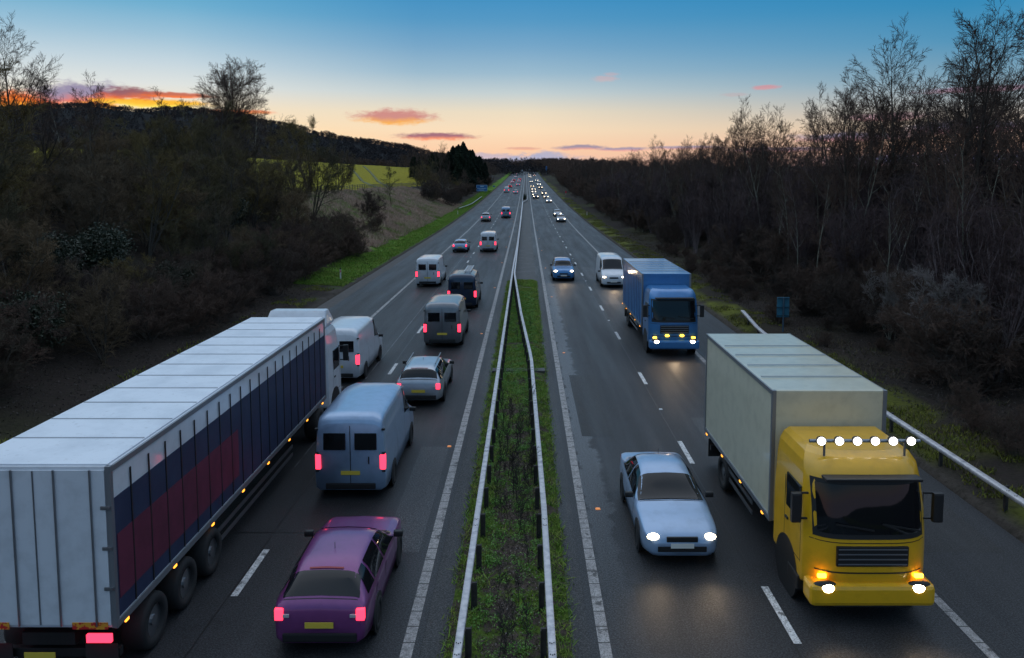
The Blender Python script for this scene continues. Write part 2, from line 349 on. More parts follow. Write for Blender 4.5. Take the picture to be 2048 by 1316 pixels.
for nm, s, wd in (('edge_line', -9.72, .2), ('edge_line', -2.2, .22), ('edge_line', 1.47, .22), ('edge_line', 8.52, .2)):
    sheet(nm, [s-wd/2, s+wd/2], ry, ZR, M_line, .008)
def dashes(s, y0, name):
    V = []; Q = []; y = y0
    while y < 900:
        for k in (0, 1):
            yy = y+2.0*k; z = float(H(yy))+.009
            V += [(s-.075+float(CX(yy)), yy, z), (s+.075+float(CX(yy)), yy, z)]
        b = len(V)-4; Q.append((b, b+1, b+3, b+2)); y += 9
    o = link(name, npmesh(name, V, Q, 4), M_dash); o['kind'] = 'structure'
def gy(py): return (F*HC/(cos(PITCH)*(py-HOR))-HC*sin(PITCH))/cos(PITCH)
YR0 = gy(1288); YL0 = gy(1193)
dashes(5.1, YR0-9, 'lane_dashes'); dashes(-6.1, YL0-9, 'lane_dashes')
# long seam in the left carriageway
sheet('tar_seam', [-7.02, -6.97], ry[(ry > 20) & (ry < 130)], ZR, mat('seam', (.11, .115, .125), .5, noise=[(1.5, (.03, .03, .03), .45, .6)]), .004)
# transverse joint in the median at y = 745 px
o = link('median_drain_strip', MB().box((-.33, gy(745), .075), (2.36, .55, .14), .01).mesh('m'), Mpv); o['kind'] = 'structure'
for nm, x0, x1, py in (('transverse_joint', -7.4, -2.0, 1066), ('transverse_joint', 5.3, 9.9, 598)):
    yj = gy(py); sheet(nm, [x0, x1], [yj, yj+.03], ZR, mat('joint_tar', (.006, .006, .007), .4), .005)
M_rep = road_mat('road_repair', (.009, .009, .0095), (.013, .013, .014), (), False); M_rep2 = road_mat('road_repair_pale', (.024, .025, .027), (.035, .035, .037), (), False)
for x0, x1, y0, y1, mr_ in ((2.3, 3.1, 13.2, 15.6, M_rep), (6.0, 8.2, 22.5, 27.0, M_rep2), (-5.9, -4.9, 44, 60, M_rep2), (9.1, 11.2, 17, 21, M_rep), (-12.6, -10.4, 46, 58, M_rep), (5.4, 6.6, 52, 74, M_rep2), (-3.4, -2.5, 17, 24, M_rep2), (2.0, 4.8, 88, 104, M_rep), (1.9, 3.0, 25, 33, M_rep)):
    sheet('road_patch', [x0, x1], np.linspace(y0, y1, 5), ZR, mr_, .003)
for s0_, y0, y1 in ((5.02, 8, 240), (-6.22, 8, 240), (8.75, 10, 140), (-9.45, 12, 140)):
    sheet('surface_seam', [s0_-.012, s0_+.012], np.arange(y0, y1, 4.), ZR, MATS['joint_tar'], .0025)
# road studs
def stud_mesh(): return MB().box((0, 0, .012), (.13, .12, .022), .006, (.7, .7)).mesh('stud')
SM = stud_mesh(); stm = {'white': mat('stud_white', (.7, .72, .75), .3), 'amber': mat('stud_amber_glow', (.8, .3, .08), .3, emit=((1, .3, .06), .35)), 'red': mat('stud_red_glow', (.7, .08, .06), .3, emit=((1, .1, .05), .3))}  # amber and red reflectors glow faintly themselves, imitating returned light
SMs = {}
for k, m_ in stm.items(): q = SM.copy(); q.materials.append(m_); SMs[k] = q
def stud(x, y, k, where):
    o = link('road_stud', SMs[k], None); o.location = (x, y, float(H(y))+.001)
    tag(o, f'small {k} reflective stud {where}', 'road stud', 'reflective road studs')
for i in range(9):
    stud(5.1, YR0+5.5+18*i-9, 'white', 'between the lane dashes, right carriageway')
    stud(-6.1, YL0+5.5+18*i-9, 'white', 'between the lane dashes, left carriageway')
    stud(1.9, gy(1018)+18*i-18, 'amber', 'beside the median edge line of the right carriageway')
    stud(-2.5, gy(893)+18*i-18, 'amber', 'beside the median edge line of the left carriageway')
# ------------------------------------------------------------------ safety barriers
def sweep(path, prof):
    V = []; n = len(prof); P = np.array(path, float)
    for i, p in enumerate(P):
        d = P[min(i+1, len(P)-1)]-P[max(i-1, 0)]; d[2] = 0; d /= np.linalg.norm(d); r = np.array((d[1], -d[0], 0))
        for a, b in prof: V.append(p+r*a+np.array((0, 0, b)))
    Q = [(i*n+j, i*n+(j+1) % n, (i+1)*n+(j+1) % n, (i+1)*n+j) for i in range(len(P)-1) for j in range(n)]
    return V, Q
def barrier(label, fx, y0, y1, side, ztop=.68, wd=.14, ps=1.55, near=80, zf=None):
    zf = zf or (lambda x, y: float(H(y)))
    t = thing('safety_barrier', label, 'barrier', (0, 0, 0))
    yv = []; y = y0
    while y < y1: yv.append(y); y += 1.5 if y < 120 else 6
    pth = [(fx(y), y, zf(fx(y), y)+ztop) for y in yv]
    h = .11; e = wd/2; b = .012
    prof = [(-e+b, 0), (e-b, 0), (e, -b), (e, -h+b), (e-b, -h), (-e+b, -h), (-e, -h+b), (-e, -b)]
    V, Q = sweep(pth, prof); link('rail', npmesh('rail', V, Q, 4), M_galv, t)
    pm = MB().box((0, 0, ztop/2-.02), (.11, .05, ztop), .006).box((.05, .03, ztop/2-.02), (.014, .1, ztop-.01)).box((-.05, -.03, ztop/2-.02), (.014, .1, ztop-.01)).mesh('post'); pm.materials.append(M_post)
    y = y0+.6; n = 0
    while y < y1 and n < 98:
        o = link('post', pm, None, t); x = fx(y)+side*(e+.062); o.location = (x, y, zf(x, y)); y += ps; n += 1
    if y < y1:
        m = MB()
        while y < min(y1, near): x = fx(y)+side*(e+.03); m.box((x, y, zf(x, y)+ztop/2-.03), (.085, .1, ztop-.04)); y += ps*2
        if len(m.bm.verts): o = link('distant_posts', m.mesh('p'), M_post, t); o['kind'] = 'stuff'
    # bolted splices
    m = MB(); y = y0+1.2
    while y < min(y1, 60):
        for q in (-.16, .16):
            for ex in (-.035, 0, .035): m.cyl((fx(y+q)+ex, y+q+(.02 if ex else 0), zf(fx(y), y)+ztop+.004), .011, .012, 'Z', 8)
        y += 4.8
    if len(m.bm.verts): o = link('splice_bolts', m.mesh('b'), M_black, t)
    else: m.bm.free()
    return t
def fl(y):
    return -1.17 if y < 66 else -1.17+.1*sm((y-66)/30)
def fr_(y):
    return float(np.interp(y, [0, 18, 33.5, 45, 64, 225, 238, 1000], [.47, .44, .24, -.3, -.98, -.95, .42, .42]))
barrier('long grey steel barrier left of the grass strip in the central reserve', fl, 1.5, 820, 1, near=300)
barrier('grey steel barrier right of the grass strip, bending in to meet the left one', fr_, 1.5, 820, -1, near=300)
def fver(y): return 12.35+.75*sm((y-38)/9)
def zver(x, y): return float(GZ(x, y))-.02
barrier('grey crash barrier on the right verge, curving away at its far end', fver, 3, 46.5, 1, .72, .2, 3.1, zf=zver)
bl = lambda y: -15.2-1.5*sm((y-215)/-30) if y < 215 else -15.2
barrier('short dark barrier end on the left verge below the large blue sign', bl, 188, 262, -1, .62, .16, 3.2, zf=zver)
# ------------------------------------------------------------------ signs, posts, fence
M_blue = mat('sign_blue', (.012, .13, .34), .45, noise=[(3, (.02, .1, .28), .4, .7)]); M_signw = mat('sign_white', (.4, .5, .62), .5)
M_signback = mat('sign_back_teal', (.035, .17, .25), .5, .1, noise=[(2, (.03, .13, .2), .4, .7)]); M_red = mat('sign_red', (.6, .03, .05), .5)
M_spost = mat('sign_post_blue_grey', (.07, .12, .17), .5, .4)
def big_sign(px, py, s, wpx, hpx, label, text=True, posts=2):
    Yb = None
    # distance from the verge offset
    Yb = F*abs(s)/abs(px-PX0); x = s+float(CX(Yb)); sc_ = Yb/F
    wd, ht = wpx*sc_, hpx*sc_; zc = HC-(py-HOR)*sc_; zg = float(GZ(s, Yb))
    t = thing('road_sign', label, 'road sign', (x, Yb, zg))
    link('panel', MB().box((0, 0, zc-zg), (wd, .06, ht), .01).mesh('p'), M_blue, t)
    bw = max(.05, wd*.022); m = MB()
    for sx in (-1, 1): m.box((sx*(wd/2-bw), -.036, zc-zg), (bw, .01, ht-bw))
    for sz in (-1, 1): m.box((0, -.037, zc-zg+sz*(ht/2-bw)), (wd-bw, .01, bw))
    link('white_border', m.mesh('b'), M_signw, t)
    if text:
        m = MB(); rr_ = random.Random(5)
        for row, (zz, x0, x1, hh) in enumerate(((.27, -.13, .16, .16), (-.06, -.4, .4, .11), (-.3, -.25, .2, .1))):
            q = x0
            while q < x1:
                lw = rr_.uniform(.03, .05); m.box((q*wd, -.04, zc-zg+zz*ht), (lw*wd, .01, hh*ht*rr_.uniform(.7, 1))); q += lw+.012
        link('lettering', m.mesh('l'), M_signw, t)
    for k in range(posts):
        xx = 0 if posts == 1 else (k*2-1)*wd*.32
        link('post', MB().cyl((xx, .08, (zc+ht/2-zg)/2-.15), .07, zc+ht/2-zg+.3, 'Z', 10).mesh('post'), M_spost, t)
    return t
big_sign(964, 376, -17.5, 22, 12.5, 'large blue direction sign with white border on the left verge')
big_sign(988, 373.5, -15.8, 4.2, 4.5, 'small blue square sign just beyond the large blue sign', False, 1)
big_sign(1017.5, 336, -19, 9, 8.5, 'far blue sign near the crest of the left carriageway', False)
big_sign(1092.5, 337, 18, 3, 9, 'narrow blue sign far off at the edge of the right-hand wood', False, 1)
def red_sign(px, py, s, label):
    Yb = F*abs(s)/abs(px-PX0); zg = float(GZ(s, Yb)); zc = HC-(py-HOR)*Yb/F
    t = thing('marker_sign', label, 'road sign', (s, Yb, zg)); hz = max(zc-zg, 1.2)
    link('panel', MB().box((0, -.03, hz), (.5, .03, .75), .01).mesh('p'), M_red, t)
    link('post', MB().cyl((0, .02, hz/2), .035, hz+.2, 'Z', 10).mesh('q'), M_galv, t)
red_sign(969.5, 387, -16.6, 'small red roadside sign below the large blue sign')
red_sign(1131.5, 387, 15.0, 'small red sign on a thin post on the far right verge')
# grey-teal back of the sign beside the right barrier
sx_, sy_ = 14.3, 14.3*F/513-.6; zg = float(GZ(sx_, sy_)); k = sy_/F
t = thing('road_sign', 'back of a tall teal sign on one post, behind the right barrier', 'road sign', (sx_, sy_, zg))
zt, zb = HC-(596-HOR)*k-zg, HC-(637-HOR)*k-zg
link('panel', MB().box((0, .05, (zt+zb)/2), (25*k, .03, zt-zb), .006).mesh('p'), M_signback, t)
for zz in (zt-.05, (zt+zb)/2, zb+.1): link('stiffener_bar', MB().box((0, 0, zz), (25*k, .05, .035)).mesh('s'), mat('bar_dark', (.015, .06, .1), .5), t)
link('post', MB().cyl((0, -.04, zt/2-.1), .045, zt+.2, 'Z', 12).mesh('q'), M_spost, t)
def mpost(px, py, s, label):
    Yb = solveY(s, .9, py, 20, 500); zg = float(GZ(s, Yb))
    t = thing('marker_post', label, 'marker post', (s, Yb, zg))
    link('stake', MB().box((0, 0, .42), (.11, .06, .95), .01).mesh('s'), mat('post_white', (.6, .6, .6), .6), t)
    link('dark_cap', MB().box((0, 0, .96), (.115, .065, .14), .01).mesh('c'), M_black, t)
    link('reflector', MB().box((0, -.035, .74), (.07, .01, .18)).mesh('r'), M_red, t)
mpost(703, 543, -15.6, 'white marker post with a dark cap on the left verge'); mpost(1377, 543, 13.0, 'white marker post beside the right hard shoulder near the blue lorry')
mpost(1173, 424, 13.6, 'thin far marker post on the green strip right of the road'); mpost(919, 423, -15.4, 'far marker post on the bright green left verge')
# fence at the top of the left bank
t = thing('field_fence', 'dark post and rail fence along the field above the left bank', 'fence', (0, 0, 0))
pm = MB().box((0, 0, .55), (.12, .12, 1.3), .01, (.9, .9)).mesh('fp'); M_wood = mat('old_wood', (.06, .05, .045), .85, noise=[(5, (.1, .09, .08), .4, .7)]); pm.materials.append(M_wood)
fy = [108+i*2.4 for i in range(84)]; zt_ = lambda y: float(GZ(-36.2, y))
for y in fy: o = link('post', pm, None, t); o.location = (-36.2, y, zt_(y)-.1)
for zz in (.35, .68, 1.0):
    V, Q = sweep([(-36.12, y, zt_(y)+zz) for y in fy], [(-.02, .05), (.02, .05), (.02, -.05), (-.02, -.05)]); link('rail', npmesh('r', V, Q, 4), M_wood, t)
# tractor lines across the field
for off in (0, 6.5):
    pts = []
    for u in np.linspace(0, 1, 14):
        yq = 190+u*270; px = 790-62*u**.6; x = (px-PX0)/F*yq-off*(yq/300); pts.append((x, yq, float(GZ(x, yq))+.12))
    V, Q = sweep(pts, [(-.55, 0), (.55, 0), (.55, -.3), (-.55, -.3)]); o = link('tractor_track', npmesh('t', V, Q, 4), mat('wheel_rut', (.1, .1, .025), .9)); o['kind'] = 'structure'
# ------------------------------------------------------------------ trees and undergrowth
def nrm(v): return v/np.maximum(np.linalg.norm(v, axis=-1, keepdims=True), 1e-9)
def lines(rng, st, d, L, K, wob, up):
    """N bent stems: nodes (N,K+1,3)"""
    N = len(st); P = np.zeros((N, K+1, 3)); P[:, 0] = st; d = d.copy()
    for k in range(K):
        P[:, k+1] = P[:, k]+d*(L/K)[:, None]
        d = nrm(d+rng.normal(0, wob, (N, 3))+np.array([0, 0, up]))
    return P
def tubes(P, r0, r1, m):
    N, K1, _ = P.shape; t = np.linspace(0, 1, K1); rad = r0[:, None]*(1-t)+r1[:, None]*t
    d = np.zeros_like(P); d[:, :-1] = P[:, 1:]-P[:, :-1]; d[:, -1] = d[:, -2]; d = nrm(d)
    ref = np.where(np.abs(d[..., 2:3]) > .9, np.array([1., 0, 0]), np.array([0, 0, 1.]))
    a = nrm(np.cross(d, ref)); b = np.cross(d, a); an = np.arange(m)*2*pi/m
    V = P[:, :, None]+rad[:, :, None, None]*(a[:, :, None]*np.cos(an)[:, None]+b[:, :, None]*np.sin(an)[:, None])
    i = (np.arange(N)[:, None, None]*K1+np.arange(K1-1)[None, :, None])*m; j = np.arange(m)[None, None]; j2 = (j+1) % m
    Q = np.stack([i+j, i+j2, i+m+j2, i+m+j], -1).reshape(-1, 4)
    return V.reshape(-1, 3), Q
def kids(rng, P, r0, r1, L, n, t0, ang, ratio, taper, rr):
    """n children along each parent"""
    N, K1, _ = P.shape; t = t0+(1-t0)*(np.arange(n)[None]+rng.random((N, n)))/n; x = t*(K1-1); i = np.minimum(x.astype(int), K1-2); f = (x-i)[..., None]
    ar = np.arange(N)[:, None]; A = P[ar, i]; B = P[ar, i+1]; st = A*(1-f)+B*f; tg = nrm(B-A)
    pr = nrm(np.cross(tg, nrm(rng.normal(0, 1, (N, n, 3))))); an = rng.uniform(ang[0], ang[1], (N, n, 1))
    d = nrm(tg*np.cos(an)+pr*np.sin(an)); ln = L[:, None]*ratio*(1-taper*(t-t0)/(1-t0))*rng.uniform(.65, 1.15, (N, n))
    r = (r0[:, None]*(1-t)+r1[:, None]*t)*rr
    return st.reshape(-1, 3), d.reshape(-1, 3), ln.ravel(), r.ravel()
def join(parts):
    V = []; Q = []; o = 0
    for v, q in parts: V.append(v); Q.append(q+o); o += len(v)
    return np.concatenate(V), np.concatenate(Q)
def make_tree(seed, Ht, r, lim, br, tw, tl, t0=.3, ang=(.45, .85), up=.12, wob=.08, ratio=.45, taper=.55, stems=1, spread=.1, twr=.010, droop=.0, K0=9):
    rng = np.random.default_rng(seed)
    st = np.zeros((stems, 3)); st[:, :2] = rng.normal(0, .12*(stems > 1), (stems, 2)); st[:, 2] = -.3
    az_ = rng.uniform(0, 2*pi, stems); lean = rng.uniform(.02, spread, stems)
    d = np.stack([np.cos(az_)*lean, np.sin(az_)*lean, np.ones(stems)], -1)
    L0 = Ht*rng.uniform(.8, 1, stems); P0 = lines(rng, st, nrm(d), L0, K0, wob*.6, .03); a0 = np.full(stems, r); a1 = np.full(stems, r*.12)
    s1, d1, l1, r1 = kids(rng, P0, a0, a1, L0, lim, t0, ang, ratio, taper, .6); r1 = np.clip(r1, .02, None)
    P1 = lines(rng, s1, d1, l1, 5, wob, up)
    s2, d2, l2, r2 = kids(rng, P1, r1, r1*.3, l1, br, .2, (.4, .9), .5, .45, .55); r2 = np.clip(r2, .012, .05)
    P2 = lines(rng, s2, d2, l2, 3, wob, up*.5-droop)
    s3, d3, l3, r3 = kids(rng, P2, r2, r2*.4, l2, tw, .15, (.35, .85), .55, .4, .6); r3 = np.clip(r3, .010, .02)
    l3 = np.clip(l3, .35, 1.6); P3 = lines(rng, s3, d3, l3, 2, wob, up*.25-droop*1.5)
    parts = [tubes(P2, r2, r2*.4, 3), tubes(P3, r3, r3*.4, 3)]
    if tl:
        s4, d4, l4, r4 = kids(rng, P3, r3, r3*.4, l3, tl, .2, (.4, .8), .6, .3, .7)
        parts.append(tubes(lines(rng, s4, d4, np.clip(l4, .2, .8), 1, .1, 0), np.full(len(s4), twr), np.full(len(s4), twr*.35), 3))
    trunk = join([tubes(P0, a0, a1, 7), tubes(P1, r1, r1*.3, 4)]); crown = join(parts)
    return trunk, crown
def bark(name, c, c2, rnd): return mat(name, c, .9, noise=[(1.5, c2, .4, .7)], rnd=rnd, spec=.15)
B_brown = bark('bark_brown', (.09, .072, .058), (.05, .042, .038), (.075, .07, .062))
B_twig = mat('twigs_brown', (0.105, 0.070, 0.055), .9, rnd=(0.058, 0.045, 0.039), spec=.1)
B_grey = bark('bark_grey', (.26, .25, .21), (.12, .115, .09), (.12, .12, .09))
B_olive = mat('twigs_lichen', (0.143, 0.109, 0.045), .9, rnd=(0.068, 0.064, 0.041), spec=.1)
B_olive2 = mat('twigs_scrub', (0.075, 0.066, 0.053), .9, rnd=(0.143, 0.101, 0.060), spec=.1)
B_pale = mat('twigs_pale', (.25, .22, .21), .9, rnd=(.12, .11, .11), spec=.1)
B_green = mat('stem_green', (.1, .1, .04), .9, noise=[(2, (.06, .055, .03), .4, .7)], spec=.1)
B_stem = mat('coppice_stems', (0.189, 0.149, 0.149), .9, rnd=(0.090, 0.072, 0.077), spec=.1); B_brush = mat('coppice_twigs', (0.108, 0.076, 0.076), .9, rnd=(0.061, 0.047, 0.050), spec=.1)
PROTO = {}
def proto(key, tc, tm, cm):
    a = npmesh(key+'_trunk', *tc[0], 4); a.materials.append(tm); b = npmesh(key+'_crown', *tc[1], 4); b.materials.append(cm); PROTO[key] = (a, b)
for i in range(4): proto(f'wood{i}', make_tree(10+i, 15, .2, 16, 8, 6, 5, t0=.34, ang=(.35, .8), up=.05, ratio=.44, taper=.5, stems=1, spread=.14, wob=.065), B_brown, B_twig)
for i in range(3): proto(f'pole{i}', make_tree(30+i, 12, .085, 9, 6, 5, 3, t0=.45, ang=(.35, .8), up=.12, ratio=.26), B_grey, B_twig)
for i in range(3): proto(f'coppice{i}', make_tree(40+i, 7.5, .035, 5, 4, 4, 3, t0=.35, ang=(.2, .5), up=.12, ratio=.3, taper=.4, stems=17, spread=.3, wob=.06, K0=6), B_stem, B_brush)
for i in range(3): proto(f'scrub{i}', make_tree(50+i, 6, .05, 8, 6, 6, 4, t0=.12, ang=(.4, .95), up=.06, ratio=.42, stems=6, spread=.75, wob=.12, K0=6), B_brown, B_olive2)
for i in range(2): proto(f'lichen{i}', make_tree(60+i, 8, .08, 9, 6, 6, 4, t0=.15, ang=(.45, 1.), up=.08, ratio=.42, stems=4, spread=.55, wob=.11, K0=7), B_brown, B_olive)
for i in range(2): proto(f'thicket{i}', make_tree(70+i, 4.2, .03, 7, 5, 5, 4, t0=.08, ang=(.4, 1.0), up=.05, ratio=.5, stems=11, spread=1.1, wob=.14, K0=5), B_brown, B_twig)
proto('pale0', make_tree(80, 6, .04, 8, 6, 6, 4, t0=.1, ang=(.35, .8), up=.1, ratio=.45, stems=7, spread=.6, wob=.1, K0=6), B_grey, B_pale)
proto('birch0', make_tree(90, 16, .15, 19, 9, 8, 6, t0=.3, ang=(.4, .9), up=.05, ratio=.5, taper=.35, stems=3, spread=.3, wob=.08, droop=.03), B_brown, B_twig)
proto('young0', make_tree(95, 7, .07, 12, 6, 5, 4, t0=.2, ang=(.5, .9), up=.1, ratio=.36, taper=.6), B_green, B_olive)
def leafcloud(rng, n, f, size):
    """leaves or sprays: n little quads at the points f(rng, n)"""
    c = f(rng, n); a = nrm(rng.normal(0, 1, (n, 3))); b = nrm(np.cross(a, nrm(rng.normal(0, 1, (n, 3))))); s = size*rng.uniform(.6, 1.3, (n, 1))
    V = np.stack([c-a*s, c-b*s*.45, c+a*s, c+b*s*.45], 1).reshape(-1, 3); return V, np.arange(4*n).reshape(-1, 4)
def conif(rng, n, Ht=18, R0=5.2):
    z = Ht*(.1+.9*rng.random(n)**.8); lay = np.abs(np.sin(z*3.2)); r = R0*(1-z/Ht)**.5*(.55+.45*lay)*np.sqrt(rng.uniform(.2, 1, n)); a_ = rng.uniform(0, 2*pi, n); r *= .8+.3*np.sin(a_*3+z)
    return np.stack([r*np.cos(a_), r*np.sin(a_), z-.25*r], -1)
def bushf(rng, n):
    k = 16; cc = nrm(rng.normal(0, 1, (k, 3)))*np.array([1.5, 1.5, 1.2])*rng.uniform(.4, 1, (k, 1)); cc[:, 2] = np.abs(cc[:, 2])+.7
    p = cc[rng.integers(0, k, n)]+nrm(rng.normal(0, 1, (n, 3)))*rng.uniform(.3, .85, (n, 1)); p[:, 2] = np.abs(p[:, 2]); return p
M_conif = mat('conifer_needles', (.02, .032, .02), .85, rnd=(.012, .02, .014), spec=.2)
M_ever = mat('evergreen_leaves', (.03, .045, .02), .55, rnd=(.02, .028, .014))
M_ivy = mat('ivy_leaves', (.018, .028, .014), .5)
rg = np.random.default_rng(3)
tt = make_tree(97, 18, .2, 3, 2, 1, 0, t0=.5)
for i in range(2): proto(f'conifer{i}', (tt[0], leafcloud(rg, 14000, conif, .34)), B_brown, M_conif)
tt = make_tree(98, 2, .05, 4, 3, 2, 0, stems=4, spread=.5)
for i in range(2): proto(f'bush{i}', (tt[0], leafcloud(rg, 9000, bushf, .07)), B_brown, M_ever)
rnd = random.Random(11)
SPANR = [(24, 'level with the yellow lorry'), (31, 'level with the near crash barrier'), (40, 'level with the teal sign'), (50, 'level with the blue lorry'), (64, 'level with the white-roofed van'), (80, 'just beyond the blue tall car'), (105, 'a third of the way along'), (140, 'well beyond the barrier'), (190, 'beside the first far cars'), (260, 'level with the dark reserve bush'), (340, 'beside the dense far traffic'), (999, 'near the far end')]
SPANL = [(20, 'left of the lorry tail'), (28, 'left of the lorry trailer'), (38, 'left of the lorry cab'), (52, 'level with the dark blue van'), (66, 'level with the white van'), (80, 'at the end of the scrub'), (105, 'beside the open bank'), (140, 'beside the young tree'), (215, 'before the big blue sign'), (262, 'behind the small barrier end'), (310, 'level with the blue sign'), (360, 'past the blue sign'), (999, 'towards the crest')]
DEPR = [(19.5, 'front row'), (22.5, 'second row'), (26, 'third row'), (30, 'inner row'), (35, 'deep row'), (99, 'back row')]
def place(label, s, y):
    tb = SPANR if s > 0 else SPANL; a_ = next(q for lim_, q in tb if y < lim_); d_ = next(q for lim_, q in DEPR if abs(s)-(0 if s > 0 else 1) < lim_)
    return f'{label}, {d_}, {a_}'
def plant(key, name, cat, label, s, y, sc_, group=None, sz=None, rz=None, tilt=0):
    if group:
        tall = (sc_ if sz is None else sz); pre = {'wood': ('short', 'middling', 'tall')[int(tall > .8)+int(tall > .95)], 'pole': ('short', 'tall')[int(tall > .78)], 'copp': ('low', 'high')[int(tall > .85)], 'scru': ('low', 'large')[int(tall > .95)], 'lich': 'mossy', 'thic': ('small', 'large')[int(tall > .9)], 'bush': ('small', 'large')[int(tall > 1.05)], 'coni': ('short', 'tall')[int(tall > .72)]}[key[:4]]
        label = place(pre+' '+label, s, y)
    x = s+float(CX(y)); t = thing(name, label, cat, (x, y, float(GZ(s, y))-.05), (tilt, 0, rnd.uniform(0, 6.28) if rz is None else rz), group)
    t.scale = (sc_, sc_, sz or sc_*rnd.uniform(.92, 1.1))
    a_, b_ = PROTO[key]; link('trunk' if cat in ('tree', 'conifer') else 'stems', a_, None, t); link('crown' if cat in ('tree', 'conifer') else 'foliage' if key.startswith('bush') else 'twigs', b_, None, t)
    return t
# --- right-hand wood
LW = 'bare tree in the right-hand wood'; GW = 'bare trees of the wood on the right'
n = 0
def scatter(n, s0, s1, y0, y1, pw=1.0, dmin=1.0):
    out = []
    for _ in range(n*30):
        if len(out) >= n: break
        y = y0+(y1-y0)*rnd.random()**pw; s = rnd.uniform(s0, s1)
        if all((s-a)**2+(y-b)**2 > dmin**2 for a, b in out): out.append((s, y))
    return out
for s, y in scatter(92, 21.5, 37, 18, 150, 1.0, 2.5):
    k = .94 if y < 80 else .84
    if y < 62 and s > 26: k = 1.0
    if y < 40: k *= rnd.choice((.72, .9, 1))
    plant(f'wood{rnd.randrange(4)}', 'bare_tree', 'tree', LW, s, y, k*rnd.uniform(.8, 1.08), GW)
for s, y in scatter(90, 22, 46, 150, 400, 1.2, 3.4): plant(f'wood{rnd.randrange(4)}', 'bare_tree', 'tree', LW, s, y, rnd.uniform(.7, .84), GW)
for s, y in scatter(90, 18.6, 30, 26, 170, 1.1, 1.3):
    plant(f'pole{rnd.randrange(3)}', 'slender_tree', 'tree', 'slender bare tree edging the right wood', s, y, rnd.uniform(.62, .95), 'slender trees along the wood edge', tilt=rnd.uniform(-.06, .06))
for s, y in scatter(150, 18.2, 30, 30, 210, 1.15, 1.25):
    plant(f'coppice{rnd.randrange(3)}', 'coppice_shrub', 'shrub', 'many-stemmed brush in the right wood', s, y, rnd.uniform(.6, 1.0) if s < 21 else rnd.uniform(.8, 1.15), 'many-stemmed brush of the right-hand wood')
for s, y in scatter(54, 17.6, 21.5, 26, 200, 1.3, 1.6):
    plant(f'thicket{rnd.randrange(2)}', 'thicket_shrub', 'shrub', 'twiggy shrub below the right wood', s, y, rnd.uniform(.6, 1.1), 'twiggy shrubs at the foot of the right-hand wood')
for s, y in scatter(90, 22, 40, 24, 220, 1.2, 2.2):
    plant(f'scrub{rnd.randrange(3)}', 'undergrowth_shrub', 'shrub', 'tangled shrub inside the right wood', s, y, rnd.uniform(.9, 1.3), 'shrubs inside the right-hand wood')
for s, y in scatter(46, 18.5, 24, 200, 420, 1.2, 3):
    plant(f'thicket{rnd.randrange(2)}', 'thicket_shrub', 'shrub', 'twiggy shrub below the right wood', s, y, rnd.uniform(.9, 1.5), 'twiggy shrubs at the foot of the right-hand wood')
for s, y in scatter(56, 14.6, 18.6, 12, 90, 1.2, .9):
    plant(f'thicket{rnd.randrange(2)}', 'bramble', 'shrub', 'low bramble tangle on the right verge', s, y, rnd.uniform(.14, .34), 'bramble tangles between barrier and wood')
plant('pale0', 'pale_shrub', 'shrub', 'large pale grey twiggy shrub behind the crash barrier, nearest of the pale shrubs', 18.0, 31.5, .82)
plant('pale0', 'pale_shrub', 'shrub', 'pale twiggy shrub right of the teal sign, left of the largest pale shrub', 18.8, 38.5, .6)
plant('wood1', 'tall_tree', 'tree', 'tallest bare tree of the right-hand wood, its crown near the top of the picture', 24.5, 42.5, 1.06, rz=.6)
plant('wood2', 'tall_tree', 'tree', 'tall spreading bare tree left of the tallest one on the right', 24, 53, 1.05, rz=2.2)
plant('wood3', 'tall_tree', 'tree', 'bare tree standing clear above the wood at its middle, right of the road', 24.5, 86, 1.0, rz=4)
# --- left-hand scrub
LS = 'leafless bush in the left-hand scrub'; GS = 'leafless bushes of the scrub on the left'
for s, y in scatter(150, -48, -18.6, 12, 84, .8, 1.7):
    k = rnd.uniform(.75, 1.1) if s < -23 else rnd.uniform(.45, .7)
    plant(f'scrub{rnd.randrange(3)}' if rnd.random() < .76 else f'lichen{rnd.randrange(2)}', 'scrub_bush', 'bush', LS, s, y, k, GS)
for s, y in scatter(60, -23, -17.8, 16, 84, .8, 1.3): plant(f'thicket{rnd.randrange(2)}', 'thicket_shrub', 'shrub', 'twiggy shrub at the left bank foot', s, y, rnd.uniform(.5, .85), 'low shrubs at the foot of the left bank')
for s, y in scatter(20, -40, -21, 24, 80, .8, 3.5): plant(f'bush{rnd.randrange(2)}', 'evergreen_bush', 'bush', 'evergreen bush in the left scrub', s, y, rnd.uniform(.8, 1.4), 'evergreen bushes in the left-hand scrub')
